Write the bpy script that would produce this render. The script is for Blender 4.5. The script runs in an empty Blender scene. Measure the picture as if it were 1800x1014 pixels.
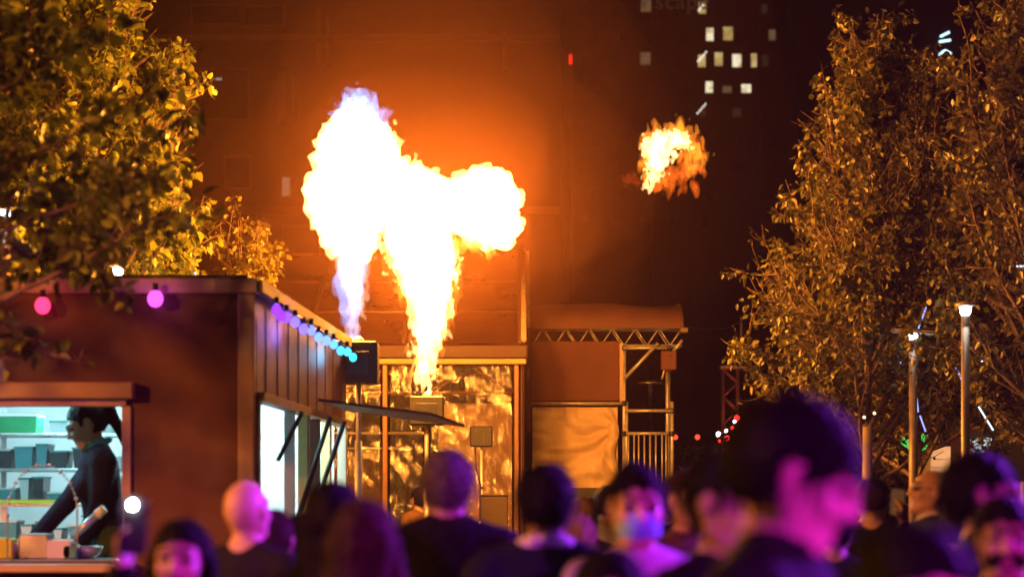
import bpy, math, random
import numpy as np
from mathutils import Vector, Matrix

# ------------------------------------------------------------------ camera, sky, light, exposure
scene = bpy.context.scene
COL = scene.collection
R = math.radians
F = 4250.0            # focal length in photograph pixels (85 mm on a 36 mm sensor, 1800 px wide)
CH = 1.55             # camera height
HOR = 890.0           # horizon row in the photograph

cd = bpy.data.cameras.new('camera')
cam = bpy.data.objects.new('camera', cd)
COL.objects.link(cam)
cam.location = (0, 0, CH)
cam.rotation_euler = (R(90), 0, 0)
cd.sensor_width = 36
cd.lens = 85
cd.shift_y = (HOR - 507.0) / 1800.0
cd.clip_start = 0.1
cd.clip_end = 2000
cd.dof.use_dof = True
cd.dof.focus_distance = 27.5
cd.dof.aperture_fstop = 2.0
cd.dof.aperture_blades = 0
scene.camera = cam

world = bpy.data.worlds.new('World')
scene.world = world
world.use_nodes = True
wn = world.node_tree.nodes
bg = wn['Background']
sky = wn.new('ShaderNodeTexSky')
sky.sky_type = 'NISHITA'
sky.sun_disc = False
sky.sun_elevation = R(-6)
sky.sun_rotation = R(200)
world.node_tree.links.new(sky.outputs[0], bg.inputs[0])
bg.inputs[1].default_value = 0.006

scene.view_settings.view_transform = 'Standard'
scene.view_settings.look = 'None'
scene.view_settings.exposure = 0
scene.view_settings.gamma = 1
scene.view_settings.use_curve_mapping = False

scene.render.engine = 'CYCLES'
cy = scene.cycles
cy.use_denoising = True
cy.max_bounces = 6
cy.diffuse_bounces = 2
cy.glossy_bounces = 3
cy.transmission_bounces = 4
cy.transparent_max_bounces = 12
cy.volume_bounces = 0
cy.sample_clamp_indirect = 4
cy.sample_clamp_direct = 0
cy.caustics_reflective = False
cy.caustics_refractive = False
cy.use_light_tree = True
cy.use_adaptive_sampling = True
cy.adaptive_threshold = 0.025
cy.adaptive_min_samples = 24

# ------------------------------------------------------------------ helpers
def P(px, py, Y):
    """Photograph pixel at depth Y -> point in the place."""
    return Vector(((px - 900.0) / F * Y, Y, CH + (HOR - py) / F * Y))

def link(o, parent=None):
    COL.objects.link(o)
    if parent is not None:
        o.parent = parent
        o.matrix_parent_inverse = Matrix.Translation(-parent.location) if parent.type == 'EMPTY' else Matrix.Identity(4)
    return o

def tag(o, label=None, cat=None, group=None, kind=None):
    if label: o['label'] = label
    if cat: o['category'] = cat
    if group: o['group'] = group
    if kind: o['kind'] = kind
    return o

def thing(name, loc, label, cat, group=None):
    o = bpy.data.objects.new(name, None)
    o.empty_display_size = 0.1
    o.location = loc
    COL.objects.link(o)
    return tag(o, label, cat, group)

def mesh_obj(name, verts, faces, mat, parent=None, smooth=False):
    me = bpy.data.meshes.new(name)
    if isinstance(verts, np.ndarray) and isinstance(faces, np.ndarray):
        k = faces.shape[1]
        me.vertices.add(len(verts)); me.vertices.foreach_set('co', verts.astype(np.float32).ravel())
        me.loops.add(len(faces) * k); me.loops.foreach_set('vertex_index', faces.astype(np.int32).ravel())
        me.polygons.add(len(faces))
        me.polygons.foreach_set('loop_start', (np.arange(len(faces)) * k).astype(np.int32))
        me.polygons.foreach_set('loop_total', np.full(len(faces), k, np.int32))
        me.update(calc_edges=True)
    else:
        me.from_pydata([tuple(v) for v in verts], [], [tuple(f) for f in faces])
    for m in (mat if isinstance(mat, (list, tuple)) else [mat]):
        me.materials.append(m)
    if smooth:
        me.polygons.foreach_set('use_smooth', np.ones(len(me.polygons), bool))
    me.update()
    o = bpy.data.objects.new(name, me)
    return link(o, parent)

def copy_tree(o, parent=None):
    c = o.copy()
    COL.objects.link(c)
    c.parent = parent
    for ch in o.children:
        copy_tree(ch, c)
    return c

class MB:
    def __init__(s):
        s.v = []; s.f = []; s.sm = False
    def add(s, vs, fs):
        b = len(s.v); s.v += [Vector(v) for v in vs]; s.f += [tuple(i + b for i in f) for f in fs]; return s
    def box(s, a, b, bev=0.0):
        """axis box between two corners; a bevelled outline in XZ when bev > 0"""
        x0, y0, z0 = (min(a[i], b[i]) for i in range(3)); x1, y1, z1 = (max(a[i], b[i]) for i in range(3))
        if bev <= 0:
            return s.add([(x0,y0,z0),(x1,y0,z0),(x1,y1,z0),(x0,y1,z0),(x0,y0,z1),(x1,y0,z1),(x1,y1,z1),(x0,y1,z1)],
                         [(0,3,2,1),(4,5,6,7),(0,1,5,4),(1,2,6,5),(2,3,7,6),(3,0,4,7)])
        e = bev
        poly = [(x0+e,z0),(x1-e,z0),(x1,z0+e),(x1,z1-e),(x1-e,z1),(x0+e,z1),(x0,z1-e),(x0,z0+e)]
        ins = [(x0+2*e,z0+e),(x1-2*e,z0+e),(x1-e,z0+2*e),(x1-e,z1-2*e),(x1-2*e,z1-e),(x0+2*e,z1-e),(x0+e,z1-2*e),(x0+e,z0+2*e)]
        vs = [(x,y0,z) for x,z in ins] + [(x,y0+e,z) for x,z in poly] + [(x,y1-e,z) for x,z in poly] + [(x,y1,z) for x,z in ins]
        fs = [tuple(range(8)), tuple(reversed(range(24,32)))]
        for r in range(3):
            for i in range(8):
                j = (i+1) % 8
                fs.append((r*8+i, r*8+8+i, r*8+8+j, r*8+j))
        return s.add(vs, fs)
    def tube(s, pts, rad, n=8, caps=True):
        pts = [Vector(p) for p in pts]
        if not isinstance(rad, (list, tuple)): rad = [rad] * len(pts)
        base = len(s.v); up = None
        for i, p in enumerate(pts):
            d = (pts[min(i+1, len(pts)-1)] - pts[max(i-1, 0)]).normalized()
            if up is None:
                up = Vector((0,0,1)) if abs(d.z) < .9 else Vector((0,1,0))
            a = d.cross(up)
            if a.length < 1e-5: a = d.cross(Vector((1,0,0)))
            a.normalize(); b = d.cross(a).normalized(); up = a.cross(d)
            for k in range(n):
                t = 2*math.pi*k/n
                s.v.append(p + (a*math.cos(t) + b*math.sin(t)) * rad[i])
        for i in range(len(pts)-1):
            for k in range(n):
                k2 = (k+1) % n
                s.f.append((base+i*n+k, base+i*n+k2, base+(i+1)*n+k2, base+(i+1)*n+k))
        if caps:
            s.f.append(tuple(base+k for k in reversed(range(n))))
            s.f.append(tuple(base+(len(pts)-1)*n+k for k in range(n)))
        return s
    def lathe(s, c, prof, n=16):
        """profile (r, z) turned round the vertical through c"""
        c = Vector(c); base = len(s.v)
        for r, z in prof:
            for k in range(n):
                t = 2*math.pi*k/n
                s.v.append(c + Vector((r*math.cos(t), r*math.sin(t), z)))
        for i in range(len(prof)-1):
            for k in range(n):
                k2 = (k+1) % n
                s.f.append((base+i*n+k, base+i*n+k2, base+(i+1)*n+k2, base+(i+1)*n+k))
        s.f.append(tuple(base+k for k in reversed(range(n))))
        s.f.append(tuple(base+(len(prof)-1)*n+k for k in range(n)))
        return s
    def sphere(s, c, r, n=14, m=8, sq=(1,1,1)):
        prof = [(max(1e-4, math.sin(math.pi*i/m)), -math.cos(math.pi*i/m)) for i in range(m+1)]
        base = len(s.v); s.lathe((0,0,0), prof, n)
        for i in range(base, len(s.v)):
            q = s.v[i]; s.v[i] = Vector(c) + Vector((q.x*r*sq[0], q.y*r*sq[1], q.z*r*sq[2]))
        return s
    def prism(s, poly, d):
        """polygon (3D points, planar) pushed along d"""
        n = len(poly); d = Vector(d)
        vs = [Vector(p) for p in poly] + [Vector(p)+d for p in poly]
        fs = [tuple(range(n)), tuple(reversed(range(n, 2*n)))]
        for i in range(n):
            j = (i+1) % n
            fs.append((i, i+n, j+n, j))
        return s.add(vs, fs)
    def sheet(s, fn, nu, nv):
        base = len(s.v)
        for j in range(nv+1):
            for i in range(nu+1):
                s.v.append(Vector(fn(i/nu, j/nv)))
        for j in range(nv):
            for i in range(nu):
                a = base + j*(nu+1) + i
                s.f.append((a, a+1, a+nu+2, a+nu+1))
        return s
    def build(s, name, mat, parent=None, smooth=None):
        return mesh_obj(name, s.v, s.f, mat, parent, s.sm if smooth is None else smooth)

def tube(p0, p1, r, name, mat, parent=None, n=8):
    return MB().tube([p0, p1], r, n).build(name, mat, parent, True)
def box(a, b, name, mat, parent=None, bev=0.0):
    return MB().box(a, b, bev).build(name, mat, parent)

# ------------------------------------------------------------------ materials
def nodes_of(name):
    m = bpy.data.materials.new(name); m.use_nodes = True
    nt = m.node_tree
    return m, nt, nt.nodes, nt.links

def pmat(name, col, rough=0.6, metal=0.0, var=0.25, scale=6.0, bump=0.15, bscale=40.0, spec=0.5, stretch=(1,1,1), emit=None, estr=0, trans=0.0):
    m, nt, N, L = nodes_of(name)
    b = N['Principled BSDF']
    tc = N.new('ShaderNodeTexCoord'); mp = N.new('ShaderNodeMapping'); mp.inputs['Scale'].default_value = stretch
    L.new(tc.outputs['Object'], mp.inputs[0])
    n1 = N.new('ShaderNodeTexNoise'); n1.inputs['Scale'].default_value = scale; n1.inputs['Detail'].default_value = 6
    L.new(mp.outputs[0], n1.inputs['Vector'])
    r = N.new('ShaderNodeValToRGB')
    r.color_ramp.elements[0].position = 0.3; r.color_ramp.elements[1].position = 0.72
    r.color_ramp.elements[0].color = tuple(c*(1-var) for c in col) + (1,)
    r.color_ramp.elements[1].color = tuple(min(1, c*(1+var)) for c in col) + (1,)
    L.new(n1.outputs[0], r.inputs[0]); L.new(r.outputs[0], b.inputs['Base Color'])
    mr = N.new('ShaderNodeMapRange'); mr.inputs['To Min'].default_value = max(0.02, rough-0.12); mr.inputs['To Max'].default_value = min(1, rough+0.12)
    L.new(n1.outputs[0], mr.inputs[0]); L.new(mr.outputs[0], b.inputs['Roughness'])
    b.inputs['Metallic'].default_value = metal
    b.inputs['Specular IOR Level'].default_value = spec
    if bump > 0:
        n2 = N.new('ShaderNodeTexNoise'); n2.inputs['Scale'].default_value = bscale; n2.inputs['Detail'].default_value = 4
        L.new(mp.outputs[0], n2.inputs['Vector'])
        bp = N.new('ShaderNodeBump'); bp.inputs['Strength'].default_value = bump; bp.inputs['Distance'].default_value = 0.02
        L.new(n2.outputs[0], bp.inputs['Height']); L.new(bp.outputs[0], b.inputs['Normal'])
    if emit:
        b.inputs['Emission Color'].default_value = tuple(emit) + (1,); b.inputs['Emission Strength'].default_value = estr
    return m

def emat(name, col, strength):
    m, nt, N, L = nodes_of(name)
    N.remove(N['Principled BSDF'])
    e = N.new('ShaderNodeEmission'); e.inputs[0].default_value = tuple(col) + (1,); e.inputs[1].default_value = strength
    L.new(e.outputs[0], N['Material Output'].inputs['Surface'])
    return m

def vmat(name, col, strength, absorb=0.0):
    """burning gas: light given off evenly through the volume"""
    m, nt, N, L = nodes_of(name)
    N.remove(N['Principled BSDF'])
    e = N.new('ShaderNodeEmission'); e.inputs[0].default_value = tuple(col) + (1,); e.inputs[1].default_value = strength
    out = N['Material Output']
    if absorb > 0:
        a = N.new('ShaderNodeVolumeAbsorption'); a.inputs[0].default_value = (.0,.0,.0,1); a.inputs[1].default_value = absorb
        ad = N.new('ShaderNodeAddShader'); L.new(e.outputs[0], ad.inputs[0]); L.new(a.outputs[0], ad.inputs[1])
        L.new(ad.outputs[0], out.inputs['Volume'])
    else:
        L.new(e.outputs[0], out.inputs['Volume'])
    return m

def lamp(name, loc, col, watt, size=0.1, parent=None, kind='POINT', aim=None, cone=60, blend=0.6):
    ld = bpy.data.lights.new(name, kind); ld.color = col; ld.energy = watt
    ld.shadow_soft_size = size
    o = bpy.data.objects.new(name, ld); o.location = loc
    if kind == 'SPOT':
        ld.spot_size = R(cone); ld.spot_blend = blend
        o.rotation_euler = (Vector(aim) - Vector(loc)).to_track_quat('-Z', 'Y').to_euler()
    return link(o, parent)

M = {}
M['asphalt'] = pmat('asphalt', (.05,.048,.045), .8, var=.35, scale=3, bump=.5, bscale=120)
M['panel'] = pmat('brown_panel', (.125,.038,.022), .55, var=.09, scale=2, bump=.08, bscale=60)
M['timber'] = pmat('pale_timber', (.6,.45,.31), .6, var=.22, scale=5, stretch=(1,1,.15), bump=.25, bscale=30)
M['timber_y'] = pmat('yellow_timber', (.55,.42,.16), .6, var=.22, scale=5, stretch=(.3,.3,1), bump=.25, bscale=30)
M['steel'] = pmat('galvanised_steel', (.62,.58,.52), .38, .45, var=.2, scale=14, bump=.1)
M['steel_paint'] = pmat('painted_steel', (.2,.15,.09), .45, .2, var=.2, scale=8, bump=.06)
M['dark_metal'] = pmat('dark_metal', (.03,.03,.032), .45, .3, var=.3, scale=9, bump=.1)
M['black_plastic'] = pmat('black_plastic', (.02,.02,.022), .5, var=.25, scale=12, bump=.12, bscale=160)
M['grey_box'] = pmat('grey_case', (.009,.008,.008), .6, var=.15, scale=8, bump=.1)
M['fascia'] = pmat('fascia_cloth', (.16,.055,.03), .75, var=.12, scale=3, bump=.3, bscale=90)
M['roof_cloth'] = pmat('roof_cloth', (.15,.062,.034), .7, var=.18, scale=2.5, bump=.3, bscale=20)
M['tarp'] = pmat('tarp', (.74,.55,.32), .45, var=.14, scale=3, bump=.3, bscale=18)
M['white_wall'] = pmat('white_wall', (.72,.74,.74), .5, var=.06, scale=3, bump=.05)
M['steel_sheet'] = pmat('kitchen_steel', (.55,.57,.58), .3, .7, var=.12, scale=6, bump=.05)
M['bark'] = pmat('bark', (.15,.095,.055), .85, var=.4, scale=16, stretch=(1,1,.25), bump=.6, bscale=50)
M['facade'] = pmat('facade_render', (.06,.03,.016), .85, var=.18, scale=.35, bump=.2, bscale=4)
M['facade_trim'] = pmat('facade_trim', (.12,.065,.035), .7, var=.15, scale=2, bump=.1)
M['tower'] = pmat('tower_cladding', (.016,.014,.013), .8, var=.2, scale=.3, bump=.2, bscale=3)
M['concrete'] = pmat('concrete', (.3,.28,.25), .8, var=.2, scale=3, bump=.3, bscale=40)
M['cardboard'] = pmat('cardboard', (.03,.018,.011), .8, var=.15, scale=5, bump=.15)
M['clapboard'] = pmat('white_clapboard', (.62,.58,.52), .6, var=.15, scale=6, stretch=(.3,1,1), bump=.2)

# dark window glass
m, nt, N, L = nodes_of('window_glass'); b = N['Principled BSDF']
b.inputs['Base Color'].default_value = (.012,.013,.016,1); b.inputs['Roughness'].default_value = .12
tn = N.new('ShaderNodeTexNoise'); tn.inputs['Scale'].default_value = 1.2; bp = N.new('ShaderNodeBump'); bp.inputs['Strength'].default_value = .08
L.new(tn.outputs[0], bp.inputs['Height']); L.new(bp.outputs[0], b.inputs['Normal']); M['glass_dark'] = m

def leaf_mat(name, c0, c1, tr=.35):
    m, nt, N, L = nodes_of(name); b = N['Principled BSDF']; out = N['Material Output']
    g = N.new('ShaderNodeNewGeometry'); r = N.new('ShaderNodeValToRGB')
    r.color_ramp.elements[0].color = c0 + (1,); r.color_ramp.elements[1].color = c1 + (1,)
    e = r.color_ramp.elements.new(.93); e.color = (c1[0]*1.5, c1[1]*1.15, c1[2], 1)
    L.new(g.outputs['Random Per Island'], r.inputs[0]); L.new(r.outputs[0], b.inputs['Base Color'])
    b.inputs['Roughness'].default_value = .4; b.inputs['Specular IOR Level'].default_value = .5
    t = N.new('ShaderNodeBsdfTranslucent'); L.new(r.outputs[0], t.inputs[0])
    mx = N.new('ShaderNodeMixShader'); mx.inputs[0].default_value = tr
    L.new(b.outputs[0], mx.inputs[1]); L.new(t.outputs[0], mx.inputs[2]); L.new(mx.outputs[0], out.inputs['Surface'])
    return m
M['leaf'] = leaf_mat('pear_leaf', (.03,.04,.007), (.15,.165,.024), .24)
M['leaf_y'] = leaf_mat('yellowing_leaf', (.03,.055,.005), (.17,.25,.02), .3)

# clear plastic sheeting
m, nt, N, L = nodes_of('clear_plastic'); out = N['Material Output']; N.remove(N['Principled BSDF'])
tr = N.new('ShaderNodeBsdfTransparent'); tr.inputs[0].default_value = (.86,.84,.8,1)
gl = N.new('ShaderNodeBsdfGlossy'); gl.inputs['Roughness'].default_value = .1
df = N.new('ShaderNodeBsdfDiffuse'); df.inputs[0].default_value = (.45,.42,.4,1)
tc = N.new('ShaderNodeTexCoord'); tn = N.new('ShaderNodeTexNoise'); tn.inputs['Scale'].default_value = 3.4; tn.inputs['Detail'].default_value = 4.5; tn.inputs['Distortion'].default_value = .25
mp = N.new('ShaderNodeMapping'); mp.inputs['Scale'].default_value = (5,1,.55); mp.inputs['Rotation'].default_value = (0,R(-28),0)
L.new(tc.outputs['Object'], mp.inputs[0]); L.new(mp.outputs[0], tn.inputs['Vector'])
bp = N.new('ShaderNodeBump'); bp.inputs['Strength'].default_value = 1.0; bp.inputs['Distance'].default_value = .075
L.new(tn.outputs[0], bp.inputs['Height']); L.new(bp.outputs[0], gl.inputs['Normal'])
m1 = N.new('ShaderNodeMixShader'); m1.inputs[0].default_value = .22; m2 = N.new('ShaderNodeMixShader'); m2.inputs[0].default_value = .05
L.new(tr.outputs[0], m1.inputs[1]); L.new(gl.outputs[0], m1.inputs[2]); L.new(m1.outputs[0], m2.inputs[1]); L.new(df.outputs[0], m2.inputs[2])
L.new(m2.outputs[0], out.inputs['Surface']); M['pvc'] = m

# ------------------------------------------------------------------ shape fields (numpy)
_rng = np.random.default_rng(7)
_perm = np.concatenate([_rng.permutation(256)]*3)
_grad = _rng.normal(size=(256,3)); _grad /= np.linalg.norm(_grad, axis=1)[:,None]
def perlin(x, y, z):
    xi = np.floor(x).astype(int); yi = np.floor(y).astype(int); zi = np.floor(z).astype(int)
    xf, yf, zf = x-xi, y-yi, z-zi
    xi &= 255; yi &= 255; zi &= 255
    u, v, w = (t*t*t*(t*(t*6-15)+10) for t in (xf, yf, zf))
    res = 0
    for dx in (0,1):
        a = _perm[(xi+dx) & 255]; wx = u if dx else 1-u
        for dy in (0,1):
            c = _perm[(a+yi+dy) & 255]; wy = v if dy else 1-v
            for dz in (0,1):
                g = _grad[_perm[(c+zi+dz) & 255]]; wz = w if dz else 1-w
                res = res + (g[...,0]*(xf-dx) + g[...,1]*(yf-dy) + g[...,2]*(zf-dz)) * wx*wy*wz
    return res*1.6

def nets(f, xs, ys, zs):
    """surface of f < 0 on a rectilinear grid, as one quad mesh"""
    inside = f < 0
    nx, ny, nz = f.shape
    c = np.zeros((nx-1, ny-1, nz-1), np.int8)
    for a in (0,1):
        for b in (0,1):
            for d in (0,1):
                c += inside[a:nx-1+a, b:ny-1+b, d:nz-1+d]
    act = (c > 0) & (c < 8)
    I, J, K = np.nonzero(act)
    idx = np.full(act.shape, -1, np.int64); idx[I,J,K] = np.arange(len(I))
    acc = np.zeros((len(I),3)); cnt = np.zeros(len(I))
    co = (xs, ys, zs)
    for ax in range(3):
        o1, o2 = [a for a in range(3) if a != ax]
        for p in (0,1):
            for q in (0,1):
                A = [I.copy(), J.copy(), K.copy()]; A[o1] += p; A[o2] += q
                Bq = [a.copy() for a in A]; Bq[ax] += 1
                fa = f[A[0],A[1],A[2]]; fb = f[Bq[0],Bq[1],Bq[2]]
                k = (fa < 0) != (fb < 0)
                t = np.where(k, fa/np.where(k, fa-fb, 1), 0)
                pos = np.stack([co[d][A[d]] for d in range(3)], 1).astype(float)
                pos[:,ax] = co[ax][A[ax]]*(1-t) + co[ax][Bq[ax]]*t
                acc += pos*k[:,None]; cnt += k
    V = acc/np.maximum(cnt,1)[:,None]
    quads = []
    for ax in range(3):
        o1, o2 = [(1,2),(2,0),(0,1)][ax]
        sl = [slice(None)]*3; sl2 = [slice(None)]*3
        sl[ax] = slice(0,-1); sl2[ax] = slice(1,None)
        ia, ib = inside[tuple(sl)], inside[tuple(sl2)]
        ch = ia != ib
        E = np.nonzero(ch)
        fl = ia[E]
        E = [e.copy() for e in E]
        ok = (E[o1] > 0) & (E[o2] > 0) & (E[o1] < act.shape[o1]) & (E[o2] < act.shape[o2])
        E = [e[ok] for e in E]; fl = fl[ok]
        def cell(a, b):
            G = [e.copy() for e in E]; G[o1] -= a; G[o2] -= b
            return idx[G[0],G[1],G[2]]
        q = np.stack([cell(1,1), cell(0,1), cell(0,0), cell(1,0)], 1)
        q[~fl] = q[~fl][:, ::-1]
        quads.append(q)
    Q = np.concatenate(quads)
    return V, Q[(Q >= 0).all(1)]

# ================================================================== the setting
g = MB().add([(-260,-40,0),(260,-40,0),(260,330,0),(-260,330,0)], [(0,1,2,3)]).build('ground', M['asphalt'])
tag(g, 'dark asphalt plaza under the crowd', 'ground', kind='structure')

# the smoky night air, lit by the fire
m, nt, N, L = nodes_of('haze_air'); N.remove(N['Principled BSDF'])
pv = N.new('ShaderNodeVolumePrincipled')
pv.inputs['Color'].default_value = (.9,.66,.45,1)
pv.inputs['Density'].default_value = 0.00055
pv.inputs['Density Attribute'].default_value = ''
pv.inputs['Anisotropy'].default_value = 0.25
L.new(pv.outputs[0], N['Material Output'].inputs['Volume'])
hz = MB().box((-255,-30,-1), (255,320,75)).build('haze', m)
tag(hz, 'smoky night air around the whole place', 'haze', kind='stuff')

# ---- brown apartment block far behind the fire
BY = 62.0
def bX(px, Y=BY): return (px-900)/F*Y
def bZ(py, Y=BY): return CH + (HOR-py)/F*Y
blk = thing('apartment_building', (-4, BY, 0), 'dark apartment block with framed windows looming behind the fire', 'building')
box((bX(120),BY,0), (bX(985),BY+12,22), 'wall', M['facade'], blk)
def framed_window(x0, x1, z0, z1, Y, parent, lit=None, fw=.06):
    f = MB()
    for a, b in (((x0-fw,z0-fw),(x1+fw,z0)), ((x0-fw,z1),(x1+fw,z1+fw)), ((x0-fw,z0),(x0,z1)), ((x1,z0),(x1+fw,z1))):
        f.box((a[0],Y-.05,a[1]), (b[0],Y+.02,b[1]))
    w = MB().box((x0+.001,Y-.012,z0+.001),(x1-.001,Y+.01,z1-.001)).build('window', lit or M['glass_dark'], parent)
    f.build('frame', M['facade_trim'], w)
    return w
for (a, b_, c, d) in ((354,436,125,210), (338,424,12,42), (426,498,14,45), (398,438,278,330), (240,320,125,210), (500,560,400,450)):
    framed_window(bX(a), bX(b_), bZ(d), bZ(c), BY, blk)
for (a, b_, c, d) in ((557,567,20,112), (574,581,34,118), (490,503,130,218), (515,521,140,222), (1003-120,1010-120,60,130)):
    box((bX(a),BY-.35,bZ(d)), (bX(b_),BY,bZ(c)), 'fin', M['facade_trim'], blk)
for zz in (bZ(68), bZ(370)):
    box((bX(120),BY-.12,zz-.09), (bX(985),BY,zz+.09), 'string_course', M['facade_trim'], blk)
M['lit_room'] = emat('lit_room', (1.0,.75,.42), .13)
M['pane_glint'] = emat('pane_glint', (.75,.95,.8), .22)
framed_window(bX(496), bX(510), bZ(345), bZ(312), BY, blk, M['lit_room'], .04)
framed_window(bX(380), bX(391), bZ(143), bZ(138), BY-.06, blk, M['pane_glint'], .01)  # small bright reflections on the facade, put in as a glowing pane

# ---- tower with lit windows
TY = 165.0
tw = thing('tower_block', (10, TY, 0), 'black tower block with scattered lit windows behind the fireball', 'building')
def tX(px): return (px-900)/F*TY
def tZ(py): return CH + (HOR-py)/F*TY
box((tX(992),TY,0), (tX(1402),TY+18,52), 'wall', M['tower'], tw)
box((tX(985),TY-.5,52), (tX(1409),TY+18.5,52.6), 'roof', M['tower'], tw)
for px in (1010, 1150, 1216, 1335, 1390):
    box((tX(px)-.12,TY-.28,0), (tX(px)+.12,TY,52), 'pilaster', M['tower'], tw)
def room_mat(name, c0, c1, s):
    m, nt, N, L = nodes_of(name); N.remove(N['Principled BSDF'])
    tc = N.new('ShaderNodeTexCoord'); n1 = N.new('ShaderNodeTexNoise'); n1.inputs['Scale'].default_value = 1.7; n1.inputs['Detail'].default_value = 3
    L.new(tc.outputs['Object'], n1.inputs['Vector'])
    r = N.new('ShaderNodeValToRGB'); r.color_ramp.elements[0].position = .38; r.color_ramp.elements[1].position = .6
    r.color_ramp.elements[0].color = c0+(1,); r.color_ramp.elements[1].color = c1+(1,)
    e = N.new('ShaderNodeEmission'); e.inputs[1].default_value = s
    L.new(n1.outputs[0], r.inputs[0]); L.new(r.outputs[0], e.inputs[0]); L.new(e.outputs[0], N['Material Output'].inputs['Surface'])
    return m
M['room_a'] = room_mat('room_bright', (.55,.4,.16), (1,.9,.62), 1.0)
M['room_b'] = room_mat('room_warm', (.5,.34,.1), (.95,.7,.28), .65)
M['room_c'] = room_mat('room_dim', (.2,.12,.06), (.4,.25,.12), .3)
M['room_d'] = room_mat('room_dark', (.05,.03,.015), (.12,.07,.03), .2)
lit = [(1126,1144,0,22,'room_c'), (1228,1241,4,25,'room_b'), (1339,1349,8,26,'room_d'),
       (1241,1254,50,73,'room_a'), (1271,1288,48,72,'room_b'), (1351,1363,53,72,'room_c'),
       (1227,1240,97,119,'room_b'), (1256,1270,93,117,'room_b'), (1287,1303,96,119,'room_a'), (1320,1330,95,119,'room_b'), (1337,1350,98,118,'room_d'),
       (1240,1253,144,164,'room_a'), (1270,1286,152,164,'room_c'), (1303,1320,149,164,'room_a'),
       (1125,1143,93,115,'room_c'), (1227,1240,190,206,'room_d'), (1287,1303,190,206,'room_d')]
for (a, b_, c, d, mm) in lit:
    w = MB().box((tX(a),TY-.06,tZ(d)), (tX(b_),TY+.05,tZ(c))).build('window', M[mm], tw)
    fr = MB(); x0, x1, z0, z1 = tX(a), tX(b_), tZ(d), tZ(c)
    fr.box((x0-.06,TY-.14,z0-.06),(x1+.06,TY,z0)).box((x0-.06,TY-.14,z1),(x1+.06,TY,z1+.06)).box((x0-.06,TY-.14,z0),(x0,TY,z1)).box((x1,TY-.14,z0),(x1+.06,TY,z1))
    fr.build('frame', M['tower'], w)
wm = None
for r_ in range(9):
    for c_ in range(7):
        px = 1030+c_*52+(r_ % 2)*14; py = 20+r_*46
        if any(abs(px-(q[0]+q[1])/2) < 20 and abs(py-(q[2]+q[3])/2) < 22 for q in lit): continue
        if wm is None:
            o = MB().box((-.3,-.03,-.42), (.3,.05,.42)).build('window', M['glass_dark'], tw); wm = o.data
        else:
            o = link(bpy.data.objects.new('window', wm), tw)
        o.location = (tX(px), TY, tZ(py))
M['fairy'] = emat('fairy_bulb', (1,.95,.85), 3)
for (cx, cy_) in ((1234,14), (1233,103), (1232,194)):
    sl = thing('fairy_light_string', (tX(cx), TY-.6, tZ(cy_+10)), 'short slanting string of white bulbs on the tower, ' + {14:'topmost', 103:'middle', 194:'lowest'}[cy_] + ' of three', 'light string', 'fairy light strings on the tower')
    MB().tube([Vector((tX(cx-7),TY-.62,tZ(cy_+8))), Vector((tX(cx+7),TY-.62,tZ(cy_-8)))], .012, 5).build('wire', M['dark_metal'], sl)
    for k in range(5):
        t = k/4; MB().sphere((tX(cx-7+14*t),TY-.62,tZ(cy_+8-16*t)), .045, 8, 6).build('bulb', M['fairy'], sl, True)
fc = bpy.data.curves.new('building_sign', 'FONT'); fc.body = 'scape'; fc.size = 1.55; fc.extrude = .06; fc.space_character = 1.08
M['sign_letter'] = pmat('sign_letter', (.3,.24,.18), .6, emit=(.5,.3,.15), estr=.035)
fc.materials.append(M['sign_letter'])
_tmp = bpy.data.objects.new('tmp', fc); COL.objects.link(_tmp)
_me = bpy.data.meshes.new_from_object(_tmp.evaluated_get(bpy.context.evaluated_depsgraph_get()))
bpy.data.objects.remove(_tmp)
so = bpy.data.objects.new('building_sign', _me); so.location = (tX(1150), TY-.75, tZ(20)); so.rotation_euler = (R(90),0,0); COL.objects.link(so)
tag(so, 'dim lowercase lettering mounted high on the black tower', 'sign')
M['red_led'] = emat('red_led', (1,.02,.01), 1.2)
o = MB().box((bX(1000,90),90,bZ(113,90)), (bX(1006,90),90.1,bZ(96,90)), .02).build('lens', M['red_led'])
ml = thing('mast_light', (bX(1003,90), 90.2, 0), 'small red warning light high on a thin mast beside the tower', 'lamp')
o.parent = ml; o.matrix_parent_inverse = Matrix.Translation(-ml.location)
tube((bX(1003,90),90.2,0), (bX(1003,90),90.2,bZ(90,90)), .05, 'mast', M['tower'], ml)
# dark building at the far right with one blue-white window
rb = thing('dark_office_building', (31, 120, 0), 'unlit building at the edge of the picture with one blue-white window', 'building')
def rX(px): return (px-900)/F*120
def rZ(py): return CH + (HOR-py)/F*120
box((rX(1560),120,0), (rX(2100),136,40), 'wall', M['tower'], rb)
w = box((rX(1649),119.95,rZ(108)), (rX(1672),120.05,rZ(56)), 'window', M['glass_dark'], rb)
M['tube_cool'] = emat('cool_tube', (.55,.9,1.0), 2.6)
for (a, b_) in (((1650,98),(1660,90)), ((1660,90),(1671,96)), ((1652,66),(1668,58)), ((1650,75),(1670,72))):
    MB().tube([Vector((rX(a[0]),119.85,rZ(a[1]))), Vector((rX(b_[0]),119.85,rZ(b_[1])))], .05, 6).build('light_tube', M['tube_cool'], w)

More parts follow.
